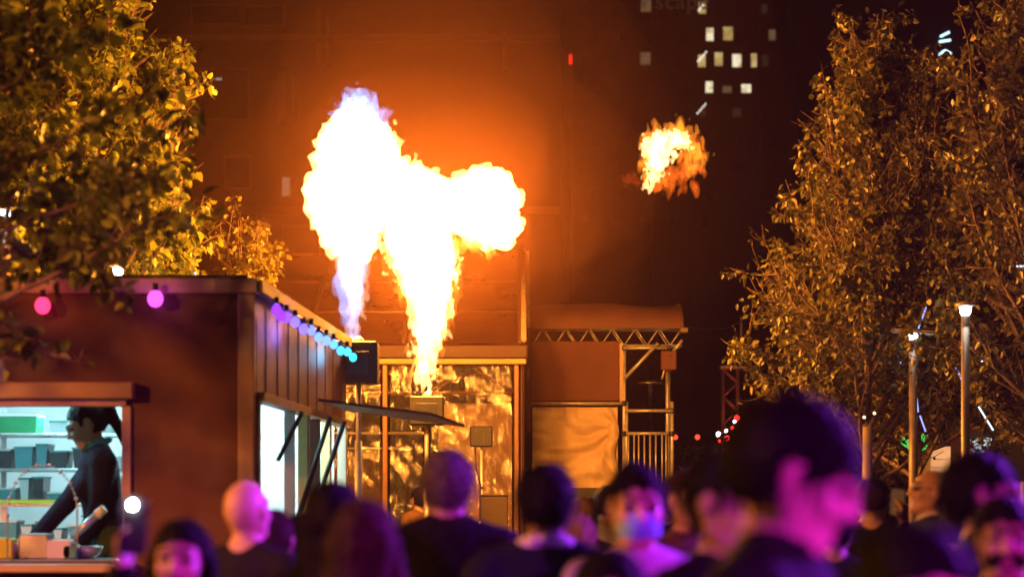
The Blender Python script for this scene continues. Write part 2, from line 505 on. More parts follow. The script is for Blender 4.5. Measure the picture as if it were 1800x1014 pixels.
# ================================================================== food stall
SY, SD = 15.7, 21.1
SXR, SXD, SXL = -1.67, -1.45, -6.2
ST = 3.0
stall = thing('food_stall', (-3.9, SY, 0), 'brown panelled food stall with open serving hatch and lit kitchen', 'stall')
def sx(Y): return SXR + (SXD-SXR)*(Y-SY)/(SD-SY)     # side wall line
WX0, WX1, WZ0, WZ1 = -5.6, -2.53, 1.20, 2.20
T = .08
fw = MB()
fw.box((SXL,SY,0),(SXR-.11,SY+T,WZ0)).box((SXL,SY,WZ1),(SXR-.11,SY+T,2.93)).box((SXL,SY,WZ0),(WX0,SY+T,WZ1)).box((WX1,SY,WZ0),(SXR-.11,SY+T,WZ1))
fw.build('front_wall', M['panel'], stall)
box((SXR-.108,SY-.03,0),(SXR,SY+.08,2.93), 'corner_post', M['timber'], stall, .008)
box((SXL,SY-.06,2.931),(SXR+.02,SY+.06,3.03), 'top_rail', M['timber'], stall, .008)
box((-5.75,SY-.16,2.245),(-2.44,SY-.002,2.35), 'hatch_header', M['timber_y'], stall, .01)
box((-5.75,SY-.06,2.202),(-2.5,SY-.002,2.243), 'hatch_rail', M['timber'], stall)
box((WX1,SY-.035,WZ0),(WX1+.06,SY-.002,2.2), 'hatch_jamb', M['timber'], stall, .005)
box((-5.7,SY-.3,1.13),(-2.42,SY+.1,1.18), 'serving_counter', M['timber_y'], stall, .01)
# side wall: solid above and below, glazed between
def side_slab(y0, y1, z0, z1, t0=0.0, t1=-.07):
    return MB().prism([(sx(y0)+t0,y0,z0),(sx(y1)+t0,y1,z0),(sx(y1)+t0,y1,z1),(sx(y0)+t0,y0,z1)], (t1-t0,0,0))
side_slab(SY+.082, SD, 2.30, 2.94).build('side_wall', M['panel'], stall)
side_slab(SY+.082, SD, 0, 1.05).build('side_wall', M['panel'], stall)
for (a, b_, mm) in ((15.79,15.9,'timber'), (17.55,17.62,'white_wall'), (18.32,18.47,'timber_y'), (19.05,19.15,'panel'), (19.78,19.93,'timber_y'), (20.98,21.09,'timber')):
    side_slab(a, b_, 1.052, 2.298, .012, -.06).build('mullion', M[mm], stall)
side_slab(SY+.1, SD, 1.052, 1.1, .03, -.06).build('sill', M['timber_y'], stall)
side_slab(SY+.0, SD+.05, 2.942, 3.02, .05, -.1).build('roof_trim', M['timber_y'], stall)
side_slab(SY+.09, SD, 2.24, 2.297, .05, -.06).build('window_header', M['timber'], stall)
for k in range(9):
    y = SY+.5+k*.56
    side_slab(y, y+.035, 2.305, 2.935, .005, .001).build('batten', M['panel'], stall)
MB().prism([(SXL,SY+.062,3.0),(SXR-.05,SY+.062,3.0),(SXD-.05,SD,3.0),(SXL,SD,3.0)], (0,0,.06)).build('roof', M['dark_metal'], stall)
box((SXL,SD-.08,.1),(SXD-.1,SD,2.99), 'back_wall', M['white_wall'], stall)
box((SXL,SY+.081,.1),(SXL+.06,SD-.081,2.99), 'end_wall', M['white_wall'], stall)
box((SXL+.07,SY+.09,2.62),(SXD-.35,SD-.09,2.66), 'ceiling', M['white_wall'], stall)
box((SXL+.07,SY+.09,.02),(SXR-.1,SD-.09,.1), 'floor', M['concrete'], stall)
M['tube_light'] = emat('tube_light', (.62,.95,1.0), 14)
for y in (17.2, 19.4):
    MB().tube([(-5.4,y,2.56),(-2.6,y,2.56)], .025, 8).build('light_tube', M['tube_light'], stall)
    lamp('kitchen_light', (-3.6,y,2.45), (.34,.88,1.0), 62, .25, stall)
lamp('kitchen_light', (-2.05,19.6,2.3), (.6,.93,1.0), 190, .2, stall)
# side flap propped open
fl = MB().prism([(sx(18.6)+.06,18.6,2.36),(-.62,18.6,2.25),(-.40,20.4,2.22),(sx(20.4)+.06,20.4,2.36)], (0,0,.022)).build('flap', M['panel'], stall)
for (y, z0, dx, z1) in ((16.55,1.86,.17,2.2), (17.5,1.42,.25,2.2), (18.1,1.35,.29,2.19)):
    MB().tube([(sx(y)+.03,y,z0),(sx(y)+.03+dx,y,z1)], .018, 6).build('window_stay', M['dark_metal'], stall)
# festoon bulbs
def bulb_mat(c, s): return emat('festoon_glow', c, s)
cols = [(.2,.03,1),(.2,.06,1),(.18,.12,1),(.17,.2,1),(.15,.28,1),(.1,.36,1),(.06,.46,1),(.04,.52,.95)]
fest = thing('festoon_lights', (sx(18),18,2.8), 'row of violet to cyan bulbs along the eaves of the stall', 'light string')
MB().tube([(sx(y)+.09,y,2.9-.03*math.sin((y-15.9)*2.4)**2) for y in np.linspace(15.9,20.9,22)], .008, 5).build('wire', M['black_plastic'], fest)
for k, y in enumerate((16.0,16.22,16.5,16.95,17.4,17.85,18.3,18.8,19.3,19.8,20.3,20.75)):
    z = 2.85 - .025*math.sin(k*1.9)**2
    bu = MB().sphere((sx(y)+.10,y,z), .034, 14, 9, (1,1,1.15)).build('bulb', bulb_mat(cols[min(k*2//3,7)], 2.6), fest, True)
    MB().lathe((sx(y)+.10,y,z+.045), [(.016,0),(.016,.04)], 8).build('socket', M['black_plastic'], bu)
lamp('festoon_glow', (sx(17)+.14,17,2.78), (.4,.2,1), 5, .1, fest)
lamp('festoon_glow', (sx(19.6)+.14,19.6,2.78), (.2,.6,1), 5, .1, fest)
for (px, py, c, lab) in ((75,537,(1,.03,.12),'red'), (273,525,(.75,.06,.9),'magenta')):
    p = P(px, py, SY-.14)
    bl = thing('festoon_bulb', p, lab + ' globe bulb hanging on the front of the stall', 'light bulb')
    MB().sphere(p, .05, 16, 10, (1,1,1.1)).build('globe', emat(lab+'_globe', c, 3.2), bl, True)
    MB().lathe((p.x,p.y,p.z+.05), [(.018,0),(.018,.05)], 8).build('socket', M['black_plastic'], bl)
    MB().tube([(p.x,p.y,p.z+.1),(p.x,SY-.05,2.95)], .005, 5).build('cord', M['black_plastic'], bl)
    lamp('bulb_light', (p.x,p.y-.02,p.z), c, 1.6, .05, bl)

# ---- kitchen fittings
KY = 19.3
rack = thing('shelf_rack', (-3.2,KY,0.1), 'steel shelf rack full of containers at the back of the stall', 'shelf')
rx0, rx1 = -4.15, -2.42
for x in (rx0, rx1):
    for y in (KY, KY+.45):
        box((x-.02,y-.02,.1),(x+.02,y+.02,2.35), 'upright', M['steel_sheet'], rack)
for z in (.6,.95,1.27,1.55,1.83,2.11):
    box((rx0,KY-.03,z),(rx1,KY+.47,z+.025), 'shelf', M['steel_sheet'], rack, .004)
M['tub_white'] = pmat('tub_white', (.75,.78,.78), .4, var=.05)
M['tub_teal'] = pmat('tub_teal', (.1,.34,.38), .4, var=.15)
M['tub_dark'] = pmat('tub_dark', (.05,.07,.08), .4, var=.2)
M['tub_green'] = pmat('tub_green', (.05,.42,.16), .45, var=.15)
M['tub_yellow'] = pmat('tub_yellow', (.7,.75,.05), .5, var=.1)
random.seed(5)
ORD = ('first','second','third','fourth','fifth','sixth','seventh','eighth','ninth','tenth','eleventh','twelfth','thirteenth','fourteenth','fifteenth','sixteenth','seventeenth','eighteenth','nineteenth','twentieth')
tubs = {}
def tub(x, y, z, w, h, d, mm, lab, cat='container', grp='containers on the shelf rack'):
    t = thing('food_container', (x,y,z), lab, cat, grp)
    k = mm
    b_ = MB(); e = .012
    b_.add([(x-w/2+e,y,z),(x+w/2-e,y,z),(x+w/2-e,y+d-e,z),(x-w/2+e,y+d-e,z),(x-w/2,y-e,z+h),(x+w/2,y-e,z+h),(x+w/2,y+d,z+h),(x-w/2,y+d,z+h)],
           [(0,3,2,1),(4,5,6,7),(0,1,5,4),(1,2,6,5),(2,3,7,6),(3,0,4,7)]).build('tub', M[mm], t)
    box((x-w/2-.006,y-e-.006,z+h+.001),(x+w/2+.006,y+d+.006,z+h+.018), 'lid', M['tub_white' if random.random() < .5 else 'tub_teal'], t, .003)
names = {'tub_white':'white','tub_teal':'teal','tub_dark':'dark grey'}
for row, z in enumerate((.976,1.296,1.576,1.856)):
    x = rx0+.12; i = 0
    while x < rx1-.12:
        w = random.uniform(.07,.17); h = random.uniform(.06,.2); mm = random.choice(list(names))
        tub(x+w/2-.08, KY+.03, z, w, h, .3, mm, '%s lidded tub, %s along the %s stocked rack shelf' % (names[mm], ORD[i], ('lowest','second','third','top')[row]))
        x += w+random.uniform(.015,.05); i += 1
tub(-3.98,KY+.05,2.137,.36,.13,.3,'tub_green','green crate on top of the shelf rack','crate',None)
tub(-3.45,KY+.05,2.137,.5,.09,.3,'tub_white','long white box on top of the shelf rack','box',None)
tub(-2.9,KY+.05,2.137,.4,.1,.3,'tub_green','small green box at the end of the rack top','box',None)
bench = thing('prep_bench', (-3.9,16.4,.1), 'steel preparation bench just inside the serving hatch', 'table')
box((-5.6,16.0,1.16),(-2.62,16.62,1.2), 'worktop', M['steel_sheet'], bench, .008)
for x in (-5.5,-4.1,-2.7):
    box((x-.025,16.05,.1),(x+.025,16.1,1.158), 'leg', M['steel_sheet'], bench)
    box((x-.025,16.5,.1),(x+.025,16.55,1.158), 'leg', M['steel_sheet'], bench)
def bowl(px, py, r, mm, lab):
    p = P(px, py, 16.25)
    t = MB().lathe((p.x,p.y,1.201), [(r*.5,0),(r*.8,r*.25),(r,r*.7),(r*.96,r*.7),(r*.76,r*.27),(r*.45,.012)], 20).build('mixing_bowl', M[mm], None, True)
    tag(t, lab, 'bowl')
bowl(28,960,.16,'tub_white','wide white mixing bowl on the bench')
bowl(150,960,.12,'steel_sheet','small steel mixing bowl beside the worker')
for (px, w, h, mm, lab) in ((5,.16,.14,'tub_yellow','yellow tub on the bench behind the hatch'), (62,.2,.17,'steel_sheet','square steel pan on the preparation bench'), (105,.18,.13,'tub_white','white box between the pans on the bench'), (125,.1,.1,'tub_teal','small teal tub near the worker')):
    p = P(px, 960, 16.12)
    o = MB().box((p.x-w/2,16.05,1.201),(p.x+w/2,16.22,1.201+h),.012).build('kitchen_box', M[mm]); tag(o, lab, 'container')
kn = thing('stick_blender', P(165,950,16.3), 'silver stick blender leaning across the bench', 'utensil')
MB().tube([P(128,942,16.3),P(170,905,16.3)], [.03,.026], 10).build('shaft', M['steel_sheet'], kn, True)
MB().tube([P(170,905,16.3),P(184,893,16.3)], [.034,.03], 10).build('handle', M['tub_white'], kn, True)
ys = box((-4.1,KY-.062,1.575),(-2.55,KY-.034,1.605), 'price_strip', M['tub_yellow']); tag(ys, 'bright yellow label strip along a rack shelf', 'label strip')
# curved bead arch, made up in place of arched lettering in the hatch
arch = thing('bead_lettering', P(75,905,16.0), 'arched garland of glass beads standing in for lettering in the hatch', 'glyphs')
pts = [P(75-62*math.cos(t)*1.0, 905-88*math.sin(t), 15.95) for t in np.linspace(0, math.pi*.93, 26)]
MB().tube(pts, .003, 5).build('wire', M['steel_sheet'], arch)
M['bead'] = pmat('bead', (.8,.85,.9), .08, .4, var=.05, bump=0)
for i, p in enumerate(pts):
    MB().sphere(p, .008 if i % 3 else .014, 8, 6).build('bead', M['bead'], arch, True)
MB().tube([pts[0], pts[0]+Vector((0,0,-.36))], .006, 5).build('wire', M['steel_sheet'], arch)
MB().tube([pts[-1], pts[-1]+Vector((0,0,-.3))], .006, 5).build('wire', M['steel_sheet'], arch)

# ================================================================== clear marquee
AY = 30.0
AX0, AXM, AX1 = -3.75, -1.575, .085
AE, AR, RY = 3.55, 5.08, 34.0
M['fascia_dark'] = pmat('fascia_dark', (.075,.03,.016), .6, var=.2, scale=4)
mq = thing('clear_marquee', (-1.5, AY, 0), 'marquee with clear crumpled plastic walls and pitched roof below the flames', 'marquee')
M['alu_warm'] = pmat('anodised_frame', (.17,.085,.042), .4, .3, var=.2, scale=10, bump=.08)
for x, w in ((AX0,.035),(AXM,.036),(-1.06,.028),(AX1-.03,.034)):
    box((x-w,AY-.05,0),(x+w,AY+.05,3.31 if x != -1.06 else 2.95), 'post', M['alu_warm'], mq, .012)
box((AX1+.035,AY-.04,0),(AX1+.065,AY+.04,AE-.02), 'post', M['alu_warm'], mq, .01)
box((AX0-.05,AY-.09,3.312),(AX1+.09,AY+.06,3.38), 'eave_beam', M['timber_y'], mq, .012)
box((AX0-.08,AY-.12,3.382),(AX1+.11,AY+.02,AE), 'gutter', M['fascia_dark'], mq, .015)
MB().tube([(AX0,AY+.02,2.96),(AX1-.08,AY+.02,2.96)], .022, 8).build('rail', M['alu_warm'], mq, True)
MB().tube([(AX0,AY+.3,2.47),(-1.05,AY+.3,2.47)], .016, 8).build('rail', M['steel'], mq, True)
MB().tube([(-2.2,AY+.35,2.28),(-1.25,AY+.35,2.28)], .014, 8).build('rail', M['steel'], mq, True)
for a, b_ in (((-1.54,3.22),(-1.06,2.98)), ((-1.02,2.98),(-.52,3.24)), ((-.46,3.24),(.02,2.98)), ((-2.1,2.98),(-1.62,3.24)), ((-2.15,3.24),(-2.7,2.98))):
    MB().tube([(a[0],AY+.03,a[1]),(b_[0],AY+.03,b_[1])], .018, 6).build('brace', M['alu_warm'], mq, True)
# roof: sheets between rafters
M['roof_film'] = pmat('roof_film', (.15,.06,.028), .3, var=.3, scale=1.6, bump=.5, bscale=5, spec=.6)
rxs = [AX0-.05,-2.55,-1.35,-.1+.2]
for i in range(3):
    a, b_ = rxs[i]+.02, rxs[i+1]-.02
    for j in range(3):
        t0, t1 = j/3+.004, (j+1)/3-.004
        def fn(u, v, a=a, b_=b_, t0=t0, t1=t1):
            t = t0+(t1-t0)*v; x = a+(b_-a)*u
            sag = .05*math.sin(math.pi*u)*math.sin(math.pi*v)
            return (x, AY+.02+(RY-AY)*t, AE+.01+(AR-AE)*t-sag+.012*math.sin(9*u+5*v+i))
        MB().sheet(fn, 10, 6).build('roof_sheet', M['roof_film'], mq, True)
for x in rxs:
    MB().tube([(x,AY,AE+.03),(x,RY,AR+.03)], .035, 8).build('rafter', M['alu_warm'], mq, True)
for t in (1/3,2/3,1.0):
    MB().tube([(rxs[0],AY+(RY-AY)*t,AE+(AR-AE)*t+.012),(rxs[-1],AY+(RY-AY)*t,AE+(AR-AE)*t+.012)], .02, 6).build('purlin', M['alu_warm'], mq, True)
MB().prism([(AX1+.02,RY,AR+.05),(AX1+.02,RY+4,AE),(AX1+.02,RY+4,0),(AX1+.02,AY+.1,0),(AX1+.02,AY+.1,AE)], (.03,0,0)).build('end_wall', M['roof_cloth'], mq)
MB().tube([(AX1+.13,RY,AR+.06),(AX1+.15,RY,2.6)], .03, 8).build('end_post', M['timber'], mq, True)
MB().tube([(AX1+.06,AY,AE+.06),(AX1+.075,RY,AR+.08)], .035, 8).build('verge_rail', M['timber'], mq, True)
# clear plastic wall sheets, creased
def crease(x, z, s):
    q = np.array([[x*3.1+s, z*1.3, s*1.7]])
    n1 = float(perlin(q[:,0], q[:,1], q[:,2])[0]); q2 = np.array([[x*4+z*3+s, z*1.2-x*2, s*.7]])
    n2 = abs(float(perlin(q2[:,0]*1.6, q2[:,1], q2[:,2])[0]))
    return .05*n1 + .06*n2
for i, (a, b_) in enumerate(((AX0+.06,AXM-.06), (AXM+.06,-1.105), (-1.015,AX1-.085))):
    n = int((b_-a)/.045)
    MB().sheet(lambda u, v: (a+(b_-a)*u, AY-.015+crease(a+(b_-a)*u, v*3.3, 3+i*5), .02+3.28*v), n, 64).build('clear_sheet', M['pvc'], mq, True)
# white lining behind the clear wall
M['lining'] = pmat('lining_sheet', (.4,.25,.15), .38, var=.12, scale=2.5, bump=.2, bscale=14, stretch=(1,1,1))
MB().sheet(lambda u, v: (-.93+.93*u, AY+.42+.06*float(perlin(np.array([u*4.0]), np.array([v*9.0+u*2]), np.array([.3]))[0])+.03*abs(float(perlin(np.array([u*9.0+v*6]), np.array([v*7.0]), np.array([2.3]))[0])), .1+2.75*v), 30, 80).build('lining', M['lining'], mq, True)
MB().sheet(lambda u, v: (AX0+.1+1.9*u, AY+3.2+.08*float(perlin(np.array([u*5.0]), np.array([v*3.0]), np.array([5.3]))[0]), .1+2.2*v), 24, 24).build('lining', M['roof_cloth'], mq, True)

# ================================================================== stage wing with barrel roof
GY = 33.0
def gX(px, Y=GY): return (px-900)/F*Y
def gZ(py, Y=GY): return CH + (HOR-py)/F*Y
stg = thing('scaffold_stage', (1.2, GY, 0), 'scaffold stage wing with barrel cloth roof, tarpaulin wall and railing', 'stage')
DK = gZ(858)
box((gX(925),GY-.05,DK-.14),(gX(1185),GY+3.4,DK), 'deck', M['dark_metal'], stg)
for x in (gX(930), gX(1005), gX(1092), gX(1178)):
    for y in (GY, GY+3.2):
        tube((x,y,0),(x,y,DK-.141), .025, 'support', M['steel'], stg)
box((gX(934),GY-.02,gZ(704)),(gX(1088),GY+.02,gZ(600)), 'fascia_panel', M['fascia'], stg)
box((gX(1089),GY-.05,gZ(706)),(gX(1095.5),GY+.03,gZ(603)), 'fascia_edge', M['timber'], stg)
MB().tube([(gX(932),GY-.04,gZ(709)),(gX(1097),GY-.04,gZ(709))], .022, 8).build('rail', M['steel'], stg, True)
# tarpaulin with radiating folds from its upper corner
def tarp(u, v):
    x = gX(936)+(gX(1086)-gX(936))*u; z = DK+.01+(gZ(714)-DK-.02)*v
    du, dv = 1.0-u, v-.72
    r = math.hypot(du*1.1, dv); ang = math.atan2(dv, du*1.1)
    fold = .03*math.sin(ang*9+2.5*math.sin(r*4)+2*float(perlin(np.array([u*2.5]), np.array([v*2.5]), np.array([4.2]))[0]))+.022*abs(float(perlin(np.array([u*9.0]), np.array([v*2.2+u]), np.array([7.7]))[0]))*min(1,u*1.5)+.0*math.sin(r)*min(1, r*2.2)*(.35+.65*(1 if dv < .1 else .5))
    fold += .02*float(perlin(np.array([u*3.0]), np.array([v*11.0]), np.array([.7]))[0])
    return (x, GY+.03+fold, z)
MB().sheet(tarp, 60, 60).build('tarpaulin', M['tarp'], stg, True)
MB().sheet(lambda u, v: (gX(1066)+(gX(1084)-gX(1066))*u+.03*math.sin(v*9), GY-.05-.05*math.sin(math.pi*u)-.02*math.sin(v*23+u*3), DK+.02+.86*v), 8, 30).build('hanging_strip', M['tarp'], stg, True)
for px, y0, y1 in ((1097,612,858), (1101,706,858), (1173,612,858), (1181,706,858), (1178,640,858)):
    tube((gX(px),GY-.02 if px != 1178 else GY+.35,gZ(y1)), (gX(px),GY-.02 if px != 1178 else GY+.35,gZ(y0)), .026, 'standard', M['steel'], stg)
for py, a, b_ in ((722,1097,1182), (612,1095,1176), (650,1176,1180)):
    tube((gX(a),GY-.07,gZ(py)), (gX(b_),GY-.07,gZ(py)), .022, 'ledger', M['steel'], stg)
tube((gX(1096),GY-.1,gZ(667)), (gX(1156),GY-.1,gZ(604)), .026, 'brace', M['steel'], stg)
tube((gX(1183),GY-.02,gZ(618)), (gX(1199),GY-.02,gZ(598)), .022, 'brace', M['steel'], stg)
rl = tube((gX(1100),GY-.1,gZ(762)), (gX(1174),GY-.1,gZ(762)), .022, 'railing', M['steel'], stg)
for i, px in enumerate((1104,1114,1122,1132,1142,1152,1163,1170)):
    tube((gX(px),GY-.1,gZ(858)), (gX(px),GY-.1,gZ(763)), .012, 'baluster', M['steel'], rl, 6)
for px, py in ((1097,709),(1097,612),(1173,612),(1173,722),(1181,722),(1181,762),(1097,762)):
    MB().lathe((gX(px),GY-.03,gZ(py)-.035), [(.036,0),(.042,.02),(.042,.05),(.036,.07)], 8).build('coupler', M['dark_metal'], stg)
def truss(p0, p1, h, d, n, parent, mat, rc=.022, rb=.012):
    p0, p1 = Vector(p0), Vector(p1); ax = (p1-p0)
    vert = abs(ax.normalized().z) > .8
    U = Vector((h,0,0)) if vert else Vector((0,0,h)); D = Vector((0,d,0))
    for o in (Vector(), U, D, U+D):
        tube(p0+o, p1+o, rc, 'chord', mat, parent, 6)
    for f_, o in ((0, Vector()), (1, D)):
        for i in range(n):
            a = p0+ax*(i/n)+o; b_ = p0+ax*((i+1)/n)+o
            tube(a+(U if i % 2 else Vector()), b_+(Vector() if i % 2 else U), rb, 'brace', mat, parent, 5)
    for i in range(0, n+1, 2):
        tube(p0+ax*(i/n), p0+ax*(i/n)+D, rb, 'brace', mat, parent, 5)
truss((gX(934),GY+.02,gZ(607)), (gX(1199),GY+.02,gZ(607)), gZ(577)-gZ(607), .35, 13, stg, M['steel'], .018, .009)
# barrel roof cloth
def roof(u, v, t=0):
    x = gX(928)+(gX(1196)-gX(928))*u
    a = v*R(118)
    y = GY-.12+1.6*(1-math.cos(a))*.72; z = gZ(578)+.47*math.sin(a)**.8*.85
    s = .02*math.sin(u*7+v*3)+.015*float(perlin(np.array([u*5.0]), np.array([v*4.0+t]), np.array([1.1]))[0])
    return (x, y, z-s*(1 if 0 < v < 1 else .3))
MB().sheet(roof, 40, 14).build('roof_cloth', M['roof_cloth'], stg, True)
MB().tube([Vector(roof(1,v/12))+Vector((.02,0,.01)) for v in range(13)], .022, 8).build('roof_bow', M['alu_warm'], stg, True)
MB().tube([Vector(roof(0,v/12)) for v in range(13)], .03, 8).build('roof_bow', M['timber'], stg, True)
box((gX(1194),GY-.2,gZ(586)),(gX(1208),GY+.1,gZ(577)), 'bracket', M['steel_paint'], stg, .01)
def speaker(name, px, py, w, h, d, Y, mat, label, cat):
    p = P(px, py, Y); t = thing(name, (p.x,Y,p.z-h/2), label, cat)
    b_ = box((p.x-w/2,Y-d/2,p.z-h/2),(p.x+w/2,Y+d/2,p.z+h/2), 'case', mat, t, .012)
    return t, b_, p
t, b_, p = speaker('hanging_speaker', 1175, 634, .205, .255, .2, GY-.25, M['fascia'], 'small tan loudspeaker box clamped high on the stage corner post', 'speaker')
MB().lathe((p.x,GY-.352,p.z+.04), [(.002,0),(.03,.001)], 12)
MB().tube([(p.x+.02,GY-.353,p.z+.06),(p.x+.02,GY-.36,p.z+.06)], .018, 10).build('emblem', M['dark_metal'], b_)
MB().tube([(p.x,GY-.2,p.z+.125),(p.x,GY-.05,p.z+.2)], .014, 6).build('bracket', M['dark_metal'], t)
MB().tube([(p.x-.06,GY-.3,p.z-.128),(p.x-.09,GY-.3,p.z-.25),(p.x-.07,GY-.3,p.z-.2)], .012, 6).build('strap', M['tarp'], t)
lp = thing('street_lamp', (gX(1143,38),38,0), 'thin lamp post with flat unlit head behind the stage railing', 'street lamp')
tube((gX(1143,38),38,0), (gX(1143,38),38,gZ(676,38)), .035, 'pole', M['steel'], lp)
MB().lathe((gX(1143,38),38,gZ(676,38)), [(.03,0),(.2,.015),(.2,.035),(.05,.06)], 16).build('lamp_head', M['steel'], lp)
wire = MB().tube([P(1205,575,33)+Vector((.6*k/10*(1.0),0,.0))*0 + Vector((k/10*1.15,k*.15,.32*k/10-.12*math.sin(math.pi*k/10))) for k in range(11)], .008, 5).build('cable', M['dark_metal'])
tag(wire, 'thin cable sagging from the stage roof corner towards the trees', 'cable')

# ================================================================== flames and their projectors
def flame_mesh(name, blobs, Y, mat, parent, res, k=.06, amp=(.05,.05,.02), fr=(3.0,7.0,16.0), stretch=1.0, seed=0.0, upk=.5, ysq=.8):
    """blobs: (px, py, radius px[, dy]) chains at depth Y; billowing union -> one closed surface"""
    C = []
    for b_ in blobs:
        p = P(b_[0], b_[1], Y); C.append((p.x, Y+(b_[3] if len(b_) > 3 else 0), p.z, b_[2]/F*Y))
    C = np.array(C); pad = .16
    lo = (C[:,:3]-C[:,3:4]).min(0)-pad; hi = (C[:,:3]+C[:,3:4]).max(0)+pad
    xs, ys, zs = (np.arange(lo[i], hi[i], res) for i in range(3))
    X, Yg, Z = np.meshgrid(xs, ys, zs, indexing='ij')
    # warp for drifting edges
    wx = .05*perlin(X*2.2+seed, Yg*2.2, Z*1.6); wz = .05*perlin(X*2.2, Yg*2.2+seed, Z*1.6+9)
    d = None; S = 0
    for (cx, cy_, cz, r) in C:
        e = np.sqrt((X+wx-cx)**2 + ((Yg-cy_)/ysq)**2 + (Z+wz-cz)**2) - r
        S = S + np.exp(np.clip(-e/k, -40, 40))
    d = -k*np.log(S+1e-30)
    near = np.abs(d) < .22
    pts = (X[near], Yg[near], Z[near]*stretch)
    n = np.zeros(len(pts[0]))
    for i, (a, f_) in enumerate(zip(amp, fr)):
        q = perlin(pts[0]*f_+seed+i*11, pts[1]*f_+3*i, pts[2]*f_-seed)
        n += a*(np.abs(q)*2-.45) if i != 2 else a*q*1.5
    d[near] -= n
    V, Q = nets(d, xs, ys, zs)
    return mesh_obj(name, V, Q, mat, parent, True)

FIRE = (1.0,.31,.026)
FK = .88
M['fire'] = vmat('fire_gas', (1.0,.47,.13), 46)
M['fire_fringe'] = vmat('fire_fringe', (1.0,.3,.03), 6)
M['fire_blue'] = vmat('fire_blue', (.2,.44,1.0), 8)
M['fire_red'] = vmat('fire_red', (1.0,.1,.01), 2.2)
M['fire_tongue'] = vmat('fire_tongue', (1.0,.3,.03), 14)

def projector(px, py_top, Y, w, h, label):
    """black flame-projector box on a round-tube stand; py_top is the box top"""
    p = P(px, py_top, Y)
    t = thing('flame_projector', (p.x,Y,0), label, 'flame projector', 'flame projectors on stands')
    cb = box((p.x-w/2,Y-w/2,p.z-h),(p.x+w/2,Y+w/2,p.z), 'case', M['black_plastic'], t, .012)
    box((p.x-w*.3,Y-w/2-.008,p.z-h*.8),(p.x+w*.3,Y-w/2-.001,p.z-h*.25), 'vent_panel', M['dark_metal'], cb, .004)
    MB().lathe((p.x,Y,p.z), [(.05,0),(.05,.02),(.03,.035),(.02,.05)], 12).build('nozzle', M['steel'], t, True)
    MB().tube([(p.x,Y,p.z-h),(p.x,Y,p.z-h-.6)], .022, 10).build('stand_pole', M['steel'], t, True)
    MB().tube([(p.x,Y,p.z-h-.5),(p.x,Y,.5)], .032, 10).build('stand_pole', M['steel'], t, True)
    for a in (30,150,270):
        dx, dy = math.cos(R(a))*.62, math.sin(R(a))*.62
        MB().tube([(p.x,Y,1.25),(p.x+dx,Y+dy,.02)], .016, 8).build('leg', M['dark_metal'], t, True)
        MB().tube([(p.x,Y,.6),(p.x+dx*.5,Y+dy*.5,.65)], .01, 6).build('leg_brace', M['dark_metal'], t, True)
    return p
Y1, Y2, Y3 = 21.3, 24.6, 29.0
p1 = projector(630, 601, Y1, .35, .37, 'black flame projector box on a stand close beside the stall corner')
p2 = projector(750, 697, Y2, .35, .29, 'black flame projector box in front of the marquee under the tall flame')

fl1 = thing('flame', P(622,598,Y1), 'tall white-hot flame billowing up beside the stall with a violet crest', 'flame')
flame_mesh('fire_column', [(620,596,8),(620,575,11),(621,552,15),(622,530,17),(620,508,19),(619,486,22),(617,464,24),(618,444,28)], Y1, vmat('column_fire', (1,.62,.42), 7), fl1, .013, .02, (.03,.06,.035), (5,11,24), .5, 2.2)
flame_mesh('blue_sheath', [(619,592,11),(618,565,15),(620,540,20),(622,515,21),(616,492,26),(622,470,26)], Y1, M['fire_blue'], fl1, .016, .02, (.025,.035,.02), (5,11,24), .4, 9.2)
flame_mesh('fire_ball', [(596,425,30),(632,418,32),(612,395,46),(580,380,28),(625,360,60),(585,345,34),(655,330,52),(600,310,48),(640,285,55),(580,272,28),(605,250,42),(662,262,34),(640,232,40),(612,228,34),(690,330,42),(700,300,26),(556,342,15)], Y1, M['fire'], fl1, .018, .035, (.05,.06,.02), (3.2,7.5,18), 1, 4.1)
flame_mesh('crest', [(605,212,28),(640,208,30),(625,192,34),(655,215,22),(595,226,18),(630,176,18)], Y1, M['fire_blue'], fl1, .014, .02, (.03,.06,.03), (6,11,22), 1, 1.7)
flame_mesh('crest_fire', [(612,222,24),(640,218,26),(628,205,22),(655,226,18),(600,215,10)], Y1, vmat('crest_fire', (1,.7,.4), 9), fl1, .014, .02, (.03,.05,.03), (6,12,24), 1, 6.7)
flame_mesh('red_glow_smoke', [(706,272,10),(716,284,9),(698,262,8)], Y1+.1, M['fire_red'], fl1, .012, .02, (.02,.04,.02), (6,12,24), 1, 3.3)  # smoke at the flame's side, its red glow put in as emission
fl2 = thing('flame', P(748,690,Y2), 'tall white flame jet rising into a wide fireball above the marquee', 'flame')
flame_mesh('fire_column', [(748,688,5),(747,676,8),(746,660,13),(746,640,16),(748,615,18),(752,592,23),(757,566,31),(758,540,36),(752,512,42),(748,486,48),(745,460,53),(735,432,56),(730,405,58)], Y2, M['fire'], fl2, .013, .02, (.03,.075,.05), (4,10,22), .55, 5.9)
flame_mesh('fire_ball', [(732,400,54),(735,365,56),(748,335,38),(705,350,34),(715,320,26),(760,360,44),(785,355,36),(800,375,34),(838,360,56),(858,348,52),(868,380,44),(840,318,26),(870,318,24),(884,405,26),(868,420,22),(830,402,24),(893,350,20)], Y2, M['fire'], fl2, .018, .03, (.045,.055,.02), (3.2,7.5,18), 1, 8.6)
flame_mesh('fringe', [(745,655,12),(747,620,17),(756,590,21),(762,560,31),(762,530,34),(768,500,32),(725,505,28),(720,470,30),(770,470,34),(700,440,22)], Y2, M['fire_fringe'], fl2, .013, .02, (.04,.11,.07), (5,11,24), .5, 12.9)
